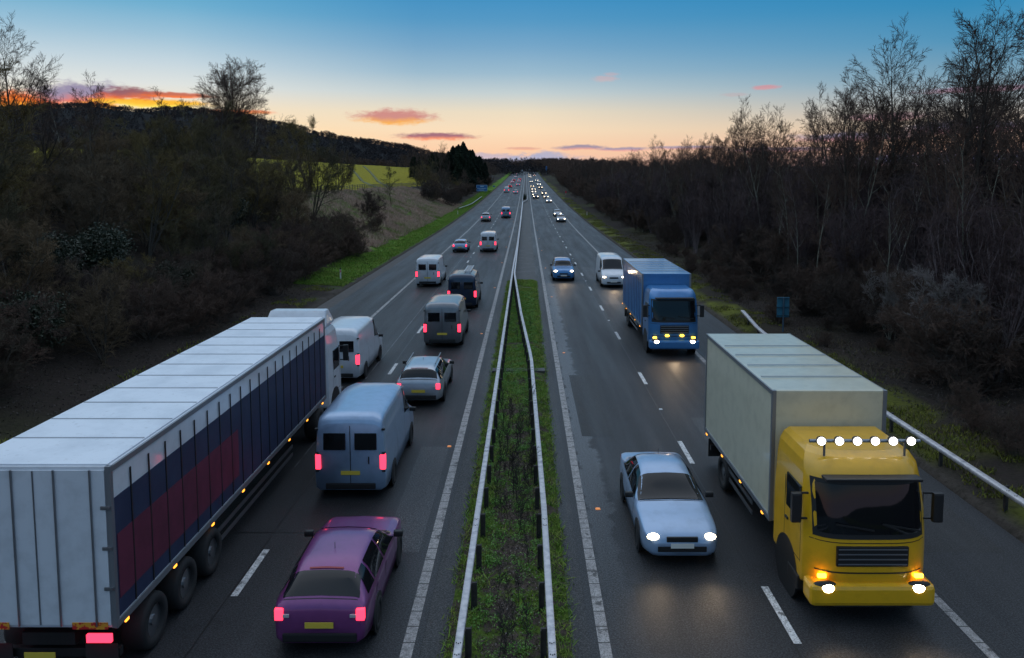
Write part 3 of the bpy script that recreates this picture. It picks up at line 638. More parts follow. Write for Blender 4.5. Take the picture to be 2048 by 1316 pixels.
for (px, py, s, key, w, lb) in ((28, 62, -33, 'wood0', 1, 'bare tree at the far left edge, tallest of the left side'), (95, 120, -36, 'wood2', 1, 'bare tree second from the left edge against the sunset'), (-30, 100, -30, 'lichen1', 1, 'dense bare tree cut by the left edge of the picture'),
                              (185, 142, -40, 'wood3', 1, 'open bare tree rising in front of the orange sunset clouds'), (140, 165, -37, 'pole1', 1, 'thin bare tree between the two sunset trees on the left'), (462, 140, -39, 'birch0', 1, 'broad fine-twigged tree standing alone above the left ridge'), (400, 178, -41, 'pole2', 1, 'thin bare tree just left of the broad skyline tree'),
                              (335, 182, -43, 'pole0', 1, 'sparse bare tree on the skyline left of the broad tree'), (512, 165, -40, 'pole1', 1, 'bare tree leaning out right of the broad skyline tree'), (620, 215, -38, 'lichen0', 1, 'wind-bent bare tree at the right end of the left scrub'), (590, 235, -38, 'lichen1', 1, 'low bushy tree beside the wind-bent tree on the left')):
    y = F*abs(s)/(PX0-px); ztop = HC+(HOR-py)*y/F; hh = ztop-float(GZ(s, y)); base = {'w': 15.6, 'l': 8.6, 'b': 17, 'p': 12.2}[key[0]]
    plant(key, 'skyline_tree', 'tree', lb, s, y, hh/base*(1.0 if key[0] != 'p' else 1.), sz=hh/base)
# --- open bank with its few plants
plant('young0', 'young_tree', 'tree', 'young bare tree with a slim green trunk on the open left bank', -26.3, 148, 1.25)
plant('thicket0', 'bank_shrub', 'shrub', 'grey rounded shrub on the open left bank, left of the young tree', -24.5, 118, .95)
plant('scrub1', 'fence_tree', 'tree', 'spreading bare tree in front of the field fence', -34.5, 140, 1.45)
plant('thicket1', 'bank_shrub', 'shrub', 'small brown shrub low on the open left bank', -21.5, 105, .7)
plant('thicket0', 'bank_shrub', 'shrub', 'thin shrub where the left scrub ends and the open bank begins', -21.5, 88, .9)
for s, y in scatter(20, -46, -27, 74, 100, 1, 2.4):
    plant(rnd.choice(['scrub0', 'scrub1', 'lichen1']), 'scrub_bush', 'bush', 'loose bush near the left field', s, y, rnd.uniform(1.0, 1.35), 'tall bushes where the left scrub meets the field')
# --- trees beyond the open bank on the left
for s, y in scatter(60, -46, -21.5, 190, 330, 1, 2.8):
    if PX0+F*s/y < 832: continue
    plant(rnd.choice(['wood0', 'wood3', 'lichen0', 'scrub2', 'lichen1', 'scrub0']), 'roadside_tree', 'tree', 'bare tree beyond the open left bank', s, y, rnd.uniform(.5, .75) if s > -28 else rnd.uniform(.8, 1.1), 'bare trees beyond the open left bank')
for s, y in scatter(26, -25, -19.5, 185, 400, 1, 3): plant(f'thicket{rnd.randrange(2)}', 'verge_shrub', 'shrub', 'brown shrub on the far left verge', s, y, rnd.uniform(.8, 1.2), 'shrubs on the far left verge')
for s, y in scatter(58, -50, -21.5, 300, 440, 1, 3.0):
    px = PX0+F*s/y; kk = .52+.38*math.exp(-((px-925)/34)**2)
    plant(f'conifer{rnd.randrange(2)}', 'conifer', 'conifer', 'dark conifer of the left clump', s, y, kk*rnd.uniform(.92, 1.03), 'conifers of the dark clump on the left')
# --- far woods: one mass each
def massed(name, pts, label_mat, n_tw, hts, wide, lq=40, lsz=.35):
    rng = np.random.default_rng(len(pts)); P = []; 
    pts = np.array(pts); N = len(pts); nt = n_tw
    base = np.repeat(pts, nt, 0); hh = np.repeat(hts, nt); u = rng.random(N*nt); a_ = rng.uniform(0, 2*pi, N*nt); rr_ = np.sqrt(rng.random(N*nt))*np.sin(np.clip(u, .12, 1)*pi*.93+.15)
    st = base+np.stack([rr_*np.cos(a_)*hh*wide, rr_*np.sin(a_)*hh*wide, hh*(.08+.84*u)], -1)
    d = nrm(np.stack([np.cos(a_)*.5, np.sin(a_)*.5, np.full(N*nt, 1.)], -1)+rng.normal(0, .35, (N*nt, 3)))
    L = hh*rng.uniform(.06, .17, N*nt); r_ = hh*.009*rng.uniform(.6, 1.5, N*nt)
    a1 = tubes(lines(rng, st, d, L, 1, .1, 0), r_, r_*.15, 3)
    nq = N*lq; bq = np.repeat(pts, lq, 0); hq = np.repeat(hts, lq); aq = rng.uniform(0, 2*pi, nq); uq = rng.random(nq)**.7; rq = np.sqrt(rng.random(nq))*np.sin(np.clip(uq*.92+.1, 0, 1)*pi*.95)*hq*wide
    cq = bq+np.stack([rq*np.cos(aq), rq*np.sin(aq), hq*(.15+.8*uq)], -1); vq, qq = leafcloud(rng, nq, lambda r, n: cq, lsz)
    tr = tubes(lines(rng, pts-np.array([0, 0, .5]), np.tile([0, 0, 1.], (N, 1)), np.array(hts)*.8, 2, .05, 0), np.array(hts)*.013, np.array(hts)*.004, 4)
    V, Q = join([a1, tr, (vq, qq)]); o = link(name, npmesh(name, V, Q, 4), label_mat); o['kind'] = 'stuff'; return o
pts = []; hts = []
for _ in range(620):
    y = 380+760*rnd.random()**1.2; s = rnd.uniform(19, 60) if rnd.random() < .85 else rnd.uniform(60, 200); pts.append((s+float(CX(y)), y, float(GZ(s, y)))); hts.append(rnd.uniform(8, 14)*(1 if s > 24 else .6))
massed('far_right_woodland', pts, B_twig, 150, np.array(hts), .33)
pts = []; hts = []
for _ in range(420):
    y = 430+700*rnd.random(); s = -rnd.uniform(21, 75); pts.append((s+float(CX(y)), y, float(GZ(s, y)))); hts.append(rnd.uniform(5, 9)+(3 if y < 560 else 0)*(s < -30))
massed('far_left_woodland', pts, B_twig, 150, np.array(hts), .36)
# --- the hill with its hanging wood
RIDGE = pchip([-900, -300, 0, 120, 200, 240, 300, 350, 430, 500, 560, 640, 700, 760, 850, 900, 950, 990, 1040, 1100, 1180, 1300, 1700], [300, 240, 222, 219, 216, 222, 226, 222, 229, 241, 250, 271, 282, 290, 308, 316, 322, 327, 331, 334, 340, 346, 352])
hx = np.arange(-900, 1700, 14.); hu = np.linspace(0, 1, 26)
def hillz(px, u):
    y = 560+900*u; e = HOR-RIDGE(px)+ -2*0; ztop = HC+e*1460/F; zb = float(0)+8+.0*px
    lum = (vnoise(px, u*400, 60, 4)-.5)*10*np.sin(pi*u)
    return y, zb+(ztop-zb)*(sm(u)*.55+u*.45)+lum
V = []
for u in hu:
    y, z = hillz(hx, np.full(len(hx), u)); V.append(np.stack([(hx-PX0)/F*y, np.full(len(hx), y), z], -1))
y = 1900; V.append(np.stack([(hx-PX0)/F*y, np.full(len(hx), y), V[-1][:, 2]*.5], -1))
V = np.array(V); k = len(hx); nn = len(V); i = np.arange(nn-1)[:, None]*k+np.arange(k-1)[None]; Q = np.stack([i, i+1, i+k+1, i+k], -1).reshape(-1, 4)
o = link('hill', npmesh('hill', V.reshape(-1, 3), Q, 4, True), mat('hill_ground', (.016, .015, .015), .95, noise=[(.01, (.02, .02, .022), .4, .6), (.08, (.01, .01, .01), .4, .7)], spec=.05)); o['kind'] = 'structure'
pts = []; hts = []
for q in range(4600):
    px = rnd.uniform(0, 1120); u = 1-.9*rnd.random()**1.1
    if q < 640: u = rnd.uniform(.97, 1)
    y, z = hillz(np.array([px]), np.array([u])); pts.append(((px-PX0)/F*float(y), float(y), float(z[0])-1)); hts.append(rnd.uniform(8, 13)*(.6+.5*float(vnoise(px, 0, 22, 3))))
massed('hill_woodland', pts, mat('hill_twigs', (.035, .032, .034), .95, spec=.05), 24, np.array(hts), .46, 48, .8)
# hedge along the top of the field
pts = []; hts = []
for q in range(260):
    s = rnd.uniform(-250, -40); y = 505+rnd.uniform(-4, 4); pts.append((s, y, float(GZ(s, y)))); hts.append(rnd.uniform(2.5, 5.5))
massed('field_hedge', pts, B_twig, 90, np.array(hts), .5)
# --- grass and litter
def blades(name, pts, hgt, wid, matl, lean=.5):
    rng = np.random.default_rng(7); P = np.array(pts); N = len(P); a_ = rng.uniform(0, 2*pi, N); w_ = wid*rng.uniform(.6, 1.4, N); h_ = hgt*rng.uniform(.5, 1.4, N)
    sd_ = np.stack([np.cos(a_), np.sin(a_), 0*a_], -1)*w_[:, None]; ln = rng.normal(0, lean, (N, 3))*h_[:, None]; ln[:, 2] = h_
    V = np.stack([P-sd_, P+sd_, P+ln*.55+sd_*.7, P+ln*.55-sd_*.7, P+ln], 1).reshape(-1, 3); b = np.arange(N)[:, None]*5
    Q = np.concatenate([b+np.array([0, 1, 2, 3])], 0); T = b+np.array([3, 2, 4, 4])
    me = npmesh(name, V, np.concatenate([b+np.array([0, 1, 2]), b+np.array([0, 2, 3]), b+np.array([3, 2, 4])]), 3); o = link(name, me, matl); o['kind'] = 'stuff'; return o
rng = np.random.default_rng(21)
M_gr = mat('grass_blades', (.16, .27, .035), .7, noise=[(1.2, (.25, .25, .06), .45, .7), (6, (.08, .17, .025), .45, .7)], spec=.2)
M_gr2 = mat('moss_grass', (.16, .17, .025), .7, noise=[(1.2, (.1, .13, .02), .45, .7), (5, (.17, .13, .04), .5, .75)], spec=.2)
M_dry = mat('dry_grass', (.42, .3, .23), .9, noise=[(.3, (.17, .22, .06), .5, .64), (2, (.27, .18, .15), .45, .7)], spec=.1)
M_dry2 = mat('withered_grass', (.11, .085, .06), .9, noise=[(1.5, (.07, .075, .03), .45, .65)], spec=.1)
N = 90000; xs = rng.uniform(-1.56, .9, N); yv = 1+63*rng.random(N)**.85; e = np.minimum(xs+1.5, .85-xs); nz = vnoise(xs, yv, .55, 12)*.6+vnoise(xs, yv, 1.7, 13)*.4
bare = (np.abs(xs+.25) < .55)*(yv < 26)*.25; kp = (nz+(e < .4)*.22*(nz > .3)+(yv > 32)*.15-bare > .5)
xs, yv = xs[kp], yv[kp]; blades('median_grass', np.stack([xs+rng.normal(0, .05, len(xs)), yv, medz(xs, yv)-.01], -1), .085, .011, M_gr, .9)
# fine ground plants in clumps
N = 46000; k = 620; cx_ = rng.uniform(-1.15, .5, k); cy_ = 2+55*rng.random(k)**.8; ii = rng.integers(0, k, N); px_ = cx_[ii]+rng.normal(0, .09, N); py_ = cy_[ii]+rng.normal(0, .12, N); kp = (px_ > -1.45)*(px_ < .8); px_, py_ = px_[kp], py_[kp]
V, Q = leafcloud(rng, len(px_), lambda r, n: np.stack([px_, py_, medz(px_, py_)+r.uniform(.02, .13, n)], -1), .026); o = link('median_ground_cover', npmesh('gc', V, Q, 4), mat('creeping_leaves', (.1, .25, .035), .6, noise=[(4, (.17, .28, .05), .45, .7)])); o['kind'] = 'stuff'
N = 15000; px_ = rng.normal(-.27, .36, N).clip(-1.3, .7); py_ = 2+30*rng.random(N)**.9
V, Q = leafcloud(rng, N, lambda r, n: np.stack([px_, py_, medz(px_, py_)+r.uniform(.0, .03, n)], -1), .03); o = link('leaf_litter', npmesh('ll', V, Q, 4), mat('dead_leaves', (.15, .11, .09), .8, noise=[(20, (.05, .038, .034), .4, .6), (31, (.36, .33, .32), .56, .66)])); o['kind'] = 'stuff'
def verge(name, n, s0, s1, y0, y1, h, wd, m, pw=1., thr=.3):
    s = rng.uniform(s0, s1, n); y = y0+(y1-y0)*rng.random(n)**pw; kp = vnoise(s, y, 1.6, 5)*.6+vnoise(s, y, .5, 6)*.4 > thr; s, y = s[kp], y[kp]
    blades(name, np.stack([s+CX(y), y, GZ(s, y)-.02], -1), h, wd, m)
verge('left_verge_grass', 70000, -18.6, -14.6, 60, 330, .16, .03, M_gr, 1.3, .25)
verge('left_near_grass', 9000, -17.2, -14.9, 18, 60, .14, .02, M_gr2, 1., .56)
verge('right_verge_grass', 60000, 12.3, 15.0, 14, 260, .12, .02, M_gr2, 1.5, .5)
verge('right_dead_grass', 26000, 12.6, 18.5, 14, 120, .2, .014, M_dry2, 1.2, .5)
verge('bank_dry_grass', 80000, -35, -17.8, 84, 215, .45, .03, M_dry, 1., .3)
N = 16000; s_ = rng.uniform(14.5, 23, N); y_ = 16+60*rng.random(N)
V, Q = leafcloud(rng, N, lambda r, n: np.stack([s_, y_, GZ(s_, y_)+.03], -1), .05); o = link('woodland_litter', npmesh('wl', V, Q, 4), mat('litter', (.07, .055, .05), .9, noise=[(9, (.03, .025, .022), .4, .6), (17, (.16, .15, .15), .62, .72)])); o['kind'] = 'stuff'
s_ = -rng.uniform(15.5, 24, N); y_ = 14+70*rng.random(N)
V, Q = leafcloud(rng, N, lambda r, n: np.stack([s_, y_, GZ(s_, y_)+.03], -1), .05); o = link('scrub_litter', npmesh('sl', V, Q, 4), MATS['litter']); o['kind'] = 'stuff'
# dead stalks between the barriers
tw_ = make_tree(120, 1.15, .007, 9, 4, 0, 0, t0=.25, ang=(.3, .6), ratio=.3) if False else None
def stalk(seed):
    r = np.random.default_rng(seed); st = np.array([[0, 0, 0.]]); P0 = lines(r, st, np.array([[0, 0, 1.]]), np.array([.9]), 5, .06, .05); a0 = np.array([.009]); s1, d1, l1, r1 = kids(r, P0, a0, a0*.4, np.array([.9]), 14, .3, (.3, .7), .3, .4, .7)
    P1 = lines(r, s1, d1, l1, 2, .1, .1); V, Q = join([tubes(P0, a0, a0*.4, 4), tubes(P1, r1, r1*.5, 3)]); s2, d2, l2, r2 = kids(r, P1, r1, r1*.5, l1, 7, .2, (.3, .9), .4, .2, 1.6)
    return join([(V, Q), tubes(lines(r, s2, d2, l2, 1, .1, 0), np.clip(r2, .005, .02), r2*.6, 3)])
STK = []
for i in range(3):
    me = npmesh('dead_stalk', *stalk(i), 4); me.materials.append(mat('dead_stalk', (.022, .018, .016), .9)); STK.append(me)
for i in range(64):
    q = rnd.random(); y = 20.5+rnd.gauss(0, 1.6) if q < .55 else (26+rnd.gauss(0, 2) if q < .8 else (13.6+rnd.gauss(0, 1.2) if q < .93 else rnd.uniform(34, 50))); x = rnd.uniform(-.95, .25) if q < .8 or q > .93 else rnd.uniform(-.6, .1)
    if y > 30: x = rnd.uniform(-.9, .5)
    o = link('dead_weed', STK[i % 3], None); o.location = (x, y, float(medz(x, y))-.02); o.rotation_euler = (rnd.uniform(-.15, .15), rnd.uniform(-.15, .15), rnd.uniform(0, 6)); k = rnd.uniform(.6, 1.15); o.scale = (k, k, k)
    tag(o, 'tall black dead weed between the barriers, '+('nearest to the bridge' if y < 17 else 'in the dense stand' if y < 24 else 'behind the dense stand' if y < 31 else 'scattered far ahead')+(', left side' if x < -.6 else ', right side' if x > -.1 else ', middle'), 'weed', 'dead weeds of the central reserve')
# dark clump between the barriers far ahead
plant('bush0', 'reserve_bush', 'bush', 'dark upright bush enclosed by the barriers far ahead in the central reserve', -.3, 252, .36, sz=1.0)
# ------------------------------------------------------------------ vehicles (all built nose towards +Y)
CARS = {  # length, stations from the nose: (y, waist z, top z, half width, half roof width)
 'hatch': (4.2, [(2.1, .55, .58, .62, .5), (2.04, .68, .72, .76, .6), (1.8, .78, .84, .85, .7), (1.1, .87, .93, .88, .72), (.82, .9, .97, .89, .7), (.15, .93, 1.37, .89, .6), (-.35, .94, 1.45, .89, .59), (-1.1, .96, 1.44, .89, .58), (-1.6, .98, 1.34, .88, .56), (-1.98, .96, 1.02, .84, .62), (-2.08, .8, .84, .8, .62), (-2.1, .55, .58, .72, .6)]),
 'saloon': (4.6, [(2.3, .52, .55, .62, .5), (2.24, .65, .69, .76, .6), (1.95, .76, .81, .86, .7), (1.15, .85, .91, .89, .74), (.85, .88, .95, .9, .72), (.1, .91, 1.34, .9, .59), (-.4, .92, 1.42, .9, .58), (-1.0, .93, 1.38, .9, .56), (-1.62, .95, 1.08, .88, .6), (-1.75, .95, 1.03, .88, .68), (-2.2, .94, .99, .84, .68), (-2.29, .8, .84, .8, .62), (-2.3, .52, .55, .72, .6)]),
 'estate': (4.7, [(2.35, .54, .57, .62, .5), (2.29, .67, .71, .76, .6), (2.0, .78, .83, .86, .7), (1.2, .87, .93, .9, .74), (.9, .9, .97, .9, .72), (.15, .93, 1.38, .9, .61), (-.4, .94, 1.47, .9, .61), (-1.5, .95, 1.46, .9, .6), (-2.05, .97, 1.38, .88, .58), (-2.25, .96, 1.04, .84, .64), (-2.33, .8, .84, .8, .62), (-2.35, .55, .58, .72, .6)]),
 'suv': (4.6, [(2.3, .62, .66, .66, .54), (2.24, .82, .88, .8, .66), (2.0, .93, .99, .9, .74), (1.15, 1.01, 1.08, .93, .78), (.85, 1.05, 1.13, .94, .76), (.25, 1.08, 1.58, .94, .66), (-.3, 1.1, 1.7, .94, .66), (-1.5, 1.12, 1.68, .94, .65), (-1.95, 1.12, 1.58, .92, .63), (-2.2, 1.1, 1.2, .88, .68), (-2.28, .9, .95, .84, .66), (-2.3, .6, .64, .74, .62)]),
 'van': (5.4, [(2.7, .62, .66, .72, .6), (2.64, .85, .92, .88, .74), (2.4, 1.0, 1.08, .95, .8), (1.95, 1.12, 1.25, .97, .82), (1.7, 1.18, 1.42, .98, .82), (1.1, 1.25, 2.05, .98, .8), (.8, 1.28, 2.28, .98, .84), (-.5, 1.3, 2.34, .98, .86), (-2.3, 1.3, 2.34, .98, .86), (-2.62, 1.28, 2.28, .97, .85), (-2.7, 1.1, 2.1, .95, .84)]),
}
class Loft:
    def __init__(s, key):
        s.L, st = CARS[key]; st = sorted(st); ys = [q[0] for q in st]; s.f = [pchip(ys, [q[i] for q in st]) for i in (1, 2, 3, 4)]; s.y0, s.y1 = ys[0], ys[-1]; s.van = key == 'van'
    def sec(s, y):
        b, t, w_, r = [float(f(y)) for f in s.f]; zl = .22+.1*max(0, abs(y)-s.L/2+.5)
        w1 = w_*.97; g = t-b
        return [(0, zl), (w_*.86, zl), (w_*.98, zl+.08), (w_, (zl+b)/2), (w1, b), (w1*.35+r*.65+.02 if g > .2 else (w1+r)/2, b+g*.62), (r, b+g*.9), (r*.72, t), (0, t+.015)]
    def pt(s, y, v, side=1):
        q = s.sec(y); v = min(max(v, 0), 7.9999); i = int(v); f = v-i; return Vector((side*(q[i][0]*(1-f)+q[i+1][0]*f), y, q[i][1]*(1-f)+q[i+1][1]*f))
    def body(s, N=44):
        yy = [s.y0+(s.y1-s.y0)*(.5-.5*cos(pi*i/(N-1)))*1.0 for i in range(N)]; V = []; Q = []
        vs = [0, 1, 2, 3, 3.6, 4, 4.5, 5, 5.6, 6, 6.4, 7, 7.5, 8]; k = len(vs)*2-2
        for y in yy:
            V += [tuple(s.pt(y, v)) for v in vs]+[tuple(s.pt(y, v, -1)) for v in vs[-2:0:-1]]
        for i in range(N-1):
            for j in range(k): Q.append((i*k+j, i*k+(j+1) % k, (i+1)*k+(j+1) % k, (i+1)*k+j))
        me = bpy.data.meshes.new('body'); me.from_pydata(V, [], Q+[tuple(range(k))[::-1], tuple(range((N-1)*k, N*k))]); 
        b = bmesh.new(); b.from_mesh(me); bmesh.ops.recalc_face_normals(b, faces=b.faces); b.to_mesh(me); b.free()
        me.polygons.foreach_set('use_smooth', [True]*len(me.polygons)); return me
    def patch(s, ya, yb, va, vb, side=1, cross=False, off=.008, yt=None, n=8):
        """a pane lying on the body; yt: the y range of its upper edge"""
        V = []; Q = []
        for i in range(n+1):
            for j in range(n+1):
                fy_, fv = i/n, j/n
                if cross:
                    u = -1+2*fv; sd = 1 if u >= 0 else -1; v = vb-(vb-va)*abs(u); y = ya+(yb-ya)*fy_
                else:
                    sd = side; v = va+(vb-va)*fv; y0_, y1_ = (ya, yb) if yt is None else (ya+(yt[0]-ya)*fv, yb+(yt[1]-yb)*fv); y = y0_+(y1_-y0_)*fy_
                p = s.pt(y, v, sd); e = .02; ty = s.pt(y+e, v, sd)-s.pt(y-e, v, sd); tv = s.pt(y, min(v+.03, 8), sd)-s.pt(y, v-.03, sd)
                nn_ = ty.cross(tv); 
                if nn_.length > 1e-9: nn_.normalize()
                if nn_.dot(p-Vector((0, y*.7, .7))) < 0: nn_ = -nn_
                V.append(tuple(p+nn_*off))
        for i in range(n):
            for j in range(n): a_ = i*(n+1)+j; Q.append((a_, a_+1, a_+n+2, a_+n+1))
        me = bpy.data.meshes.new('pane'); me.from_pydata(V, [], Q); me.polygons.foreach_set('use_smooth', [True]*len(Q)); return me
LOFT = {k: Loft(k) for k in CARS}; VC = {}
def cached(key, fn, m):
    if key not in VC: me = fn(); me.materials.append(m); VC[key] = me
    return VC[key]
def wheel(t, x, y, r=.32, wd=.2, dual=False):
    w_ = link('wheel', cached(('tyre', r, wd), lambda: MB().ring((0, 0, 0), r, r*.6, wd, 24).mesh('tyre', True), M_rubber), None, t); w_.location = (x, y, r)
    o = link('rim', cached(('rim', r, wd), lambda: MB().cyl((0, 0, 0), r*.6, wd*.7, 'X', 16).cyl((0, 0, 0), r*.2, wd*.86, 'X', 10).mesh('rim'), M_rim), None, w_); return w_
def car(kind, paint_m, name, label, cat, s, yc, fwd=1, lights=True, full=True, brake=1.0):
    lf = LOFT[kind]; Lh = lf.L/2; y = yc; x = s+float(CX(y)); pitch = math.atan2(float(H(y+2)-H(y-2)), 4); yaw = -math.atan2(float(CX(y+2)-CX(y-2)), 4)
    t = thing(name, label, cat, (x, y, float(H(y))+.012), (pitch*fwd, 0, yaw+(0 if fwd > 0 else pi)), 'traffic on the motorway')
    K = (kind,)
    def P(nm, key, fn, m, par=t): return link(nm, cached(K+key, fn, m), None, par)
    bk = K+('body', paint_m.name)
    if bk not in VC: me = lf.body(44 if full else 30); me.materials.append(paint_m); VC[bk] = me
    body = link('body', VC[bk], None, t); van = kind == 'van'; suv = kind == 'suv'
    st = {'hatch': (.86, .2, -1.56, -1.94), 'saloon': (.88, .16, -1.08, -1.6), 'estate': (.93, .22, -2.02, -2.22), 'suv': (.86, .3, -1.9, -2.16), 'van': (1.72, 1.02, 0, 0)}[kind]
    P('windscreen', ('ws',), lambda: lf.patch(st[0], st[1], 5.1, 8, cross=True, n=10), M_glass)
    if not van: P('rear_window', ('rw',), lambda: lf.patch(st[2], st[3], 5.2, 8, cross=True, n=10), M_glass)
    sw = {'hatch': [(.72, -.32, .1, -.32), (-.4, -1.2, -.4, -1.2), (-1.28, -1.75, -1.28, -1.5)], 'saloon': [(.75, -.38, .06, -.38), (-.46, -1.4, -.46, -1.05)], 'estate': [(.8, -.36, .12, -.36), (-.44, -1.3, -.44, -1.3), (-1.38, -2.1, -1.38, -1.95)],
          'suv': [(.78, -.3, .25, -.3), (-.38, -1.25, -.38, -1.25), (-1.33, -2.0, -1.33, -1.85)], 'van': [(1.6, .55, 1.12, .55)]}[kind]
    for sd_ in (-1, 1):
        for i, (a_, b_, c_, d_) in enumerate(sw): P('side_window', ('sw', i, sd_), lambda: lf.patch(a_, b_, 4.15, 5.85, sd_, yt=(c_, d_)), M_glass)
    if full:
        sl_ = {'hatch': (.72, -.36, -1.24), 'saloon': (.76, -.42, -1.3), 'estate': (.8, -.4, -1.34), 'suv': (.8, -.34, -1.29), 'van': (1.55, .45, -.9)}[kind]
        for sd_ in (-1, 1):
            for q, yy in enumerate(sl_): P('door_seam', ('seam', q, sd_), lambda: lf.patch(yy-.009, yy+.009, 2.1, 4.1, sd_, off=.004, n=5), M_black)
            P('sill_trim', ('sill', sd_), lambda: lf.patch(-lf.L*.16, lf.L*.2, 1.2, 2.15, sd_, off=.006, n=4), M_black)
            if not van:
                for q, yy in enumerate(sl_[1:]): P('door_handle', ('dh', q, sd_), lambda: lf.patch(yy+.08, yy+.24, 3.55, 3.72, sd_, off=.02, n=3), M_chrome if paint_m is P_silver else paint_m)
        P('bonnet_seam', ('bs',), lambda: lf.patch(st[0]+.03, st[0]+.05, 5.6, 8, cross=True, off=.004, n=10), M_black)
    hz = .66 if not (van or suv) else .86; hw = float(lf.f[2](Lh-.12))-.1
    hl = M_head if (fwd < 0 and lights) else mat('headlight_off', (.5, .5, .52), .15); tl_ = M_tail if (fwd > 0 and lights) else mat('tail_light_off', (.25, .01, .015), .25)
    for sd_ in (-1, 1):
        o = P('headlight', ('hl', hl.name), lambda: MB().ell((0, 0, 0), (.15, .1, .075)).mesh('hl', True), hl); o.location = (sd_*(hw-.07), Lh-.11, hz)
        tz = .8 if not van else 1.05; tw = float(lf.f[2](-Lh+.12))-.07
        o = P('tail_light', ('tl', tl_.name), lambda: MB().box((0, 0, 0), (.16, .1, .22 if not van else .42), .03).mesh('tl', True), tl_); o.location = (sd_*(tw-.03), -Lh+.045, tz+(.08 if suv else 0))
        if full and not van:
            o = P('reverse_lamp', ('rvl',), lambda: MB().box((0, 0, 0), (.12, .05, .06), .01).mesh('rv'), mat('clear_lens', (.45, .45, .47), .2)); o.location = (sd_*(tw-.16), -Lh+.015, tz+(.08 if suv else 0)-.02)
        if full and van:
            P('rear_door_window', ('rdw', sd_), lambda: MB().box((sd_*.42, -Lh+.0, 1.62), (.6, .05, .46), .02, rot=('X', R(-3))).mesh('rdw'), M_glass)
            for hz_ in (.8, 1.3, 1.95): P('door_hinge', ('dhg', sd_, hz_), lambda: MB().box((sd_*.9, -Lh+.03, hz_), (.09, .09, .05), .01).mesh('h'), M_black)
            P('high_marker', ('hm', sd_), lambda: MB().box((sd_*.72, -Lh+.13, 2.18), (.1, .04, .05), .01).mesh('hm'), M_tail if fwd > 0 else M_black)
        o = P('door_mirror', ('mir', sd_), lambda: MB().box((0, 0, 0), (.2, .1, .13), .03).mesh('m', True), M_black); o.location = (sd_*(float(lf.f[2](.6))+.08), (.68 if not van else 1.5), 1.0 if not (van or suv) else 1.22)
    for yy in (lf.L*.31, -lf.L*.29):
        for sd_ in (-1, 1):
            if full: P('wheel_arch', ('arch', ), lambda: MB().cyl((0, 0, 0), .385, .03, 'X', 24).mesh('a'), M_black).location = (sd_*(float(lf.f[2](yy))-.005), yy, .34)
            if full: wheel(t, sd_*(float(lf.f[2](yy))-.085), yy, .32, .22)
            else: o = P('wheel', ('fw',), lambda: MB().cyl((0, 0, 0), .32, .2, 'X', 14).mesh('w'), M_rubber); o.location = (sd_*(float(lf.f[2](yy))-.08), yy, .32)
    if full:
        P('front_bumper', ('fb',), lambda: MB().box((0, Lh-.02, .42), (1.1, .06, .13), .02).box((0, Lh-.015, .64 if not van else .8), (.7, .05, .12), .02).mesh('g'), M_black)
        P('rear_bumper', ('rb',), lambda: MB().box((0, -Lh+.0, .38), (1.35, .07, .16), .03).mesh('b'), M_black)
        P('number_plate', ('np1',), lambda: MB().box((0, Lh+.016, .5), (.52, .012, .11), .003).mesh('n'), M_plw); P('number_plate', ('np2',), lambda: MB().box((0, -Lh-.03 if not van else -Lh-.02, .62 if not van else .75), (.52, .012, .11), .003).mesh('n'), M_ply)
        P('underbody', ('ub',), lambda: MB().box((0, 0, .2), (1.3, lf.L-.9, .12), .02).mesh('ub'), M_black)
        P('wiper', ('wi',), lambda: lf.patch(st[0]-.03, st[0]-.055, 5.7, 8, cross=True, off=.03, n=10), M_black)
        if kind in ('hatch', 'estate', 'suv'):
            P('high_brake_light', ('hbl',), lambda: lf.patch(st[2]+.07, st[2]+.03, 7.2, 8, cross=True, off=.015, n=6), mat('tail_light_off', (.25, .01, .015), .25))
            P('boot_seam', ('bts',), lambda: lf.patch(st[3]-.025, st[3]-.035, 5.4, 8, cross=True, off=.004, n=8), M_black)
        if van: P('door_gap', ('dg',), lambda: MB().box((0, -Lh-.004, 1.2), (.015, .02, 1.7)).box((.5, -Lh-.008, 1.1), (.03, .03, .2), .004).mesh('d'), M_black)
        else: P('roof_aerial', ('ra',), lambda: MB().cyl((0, -.9, 1.5 if not suv else 1.74), .006, .16, 'Z', 6).mesh('ra'), M_black)
    if kind == 'estate' and full:
        for sd_ in (-1, 1): P('roof_rail', ('rr', sd_), lambda: MB().box((sd_*.56, -.65, 1.5), (.035, 1.9, .03), .008).mesh('r'), M_chrome)
    return t
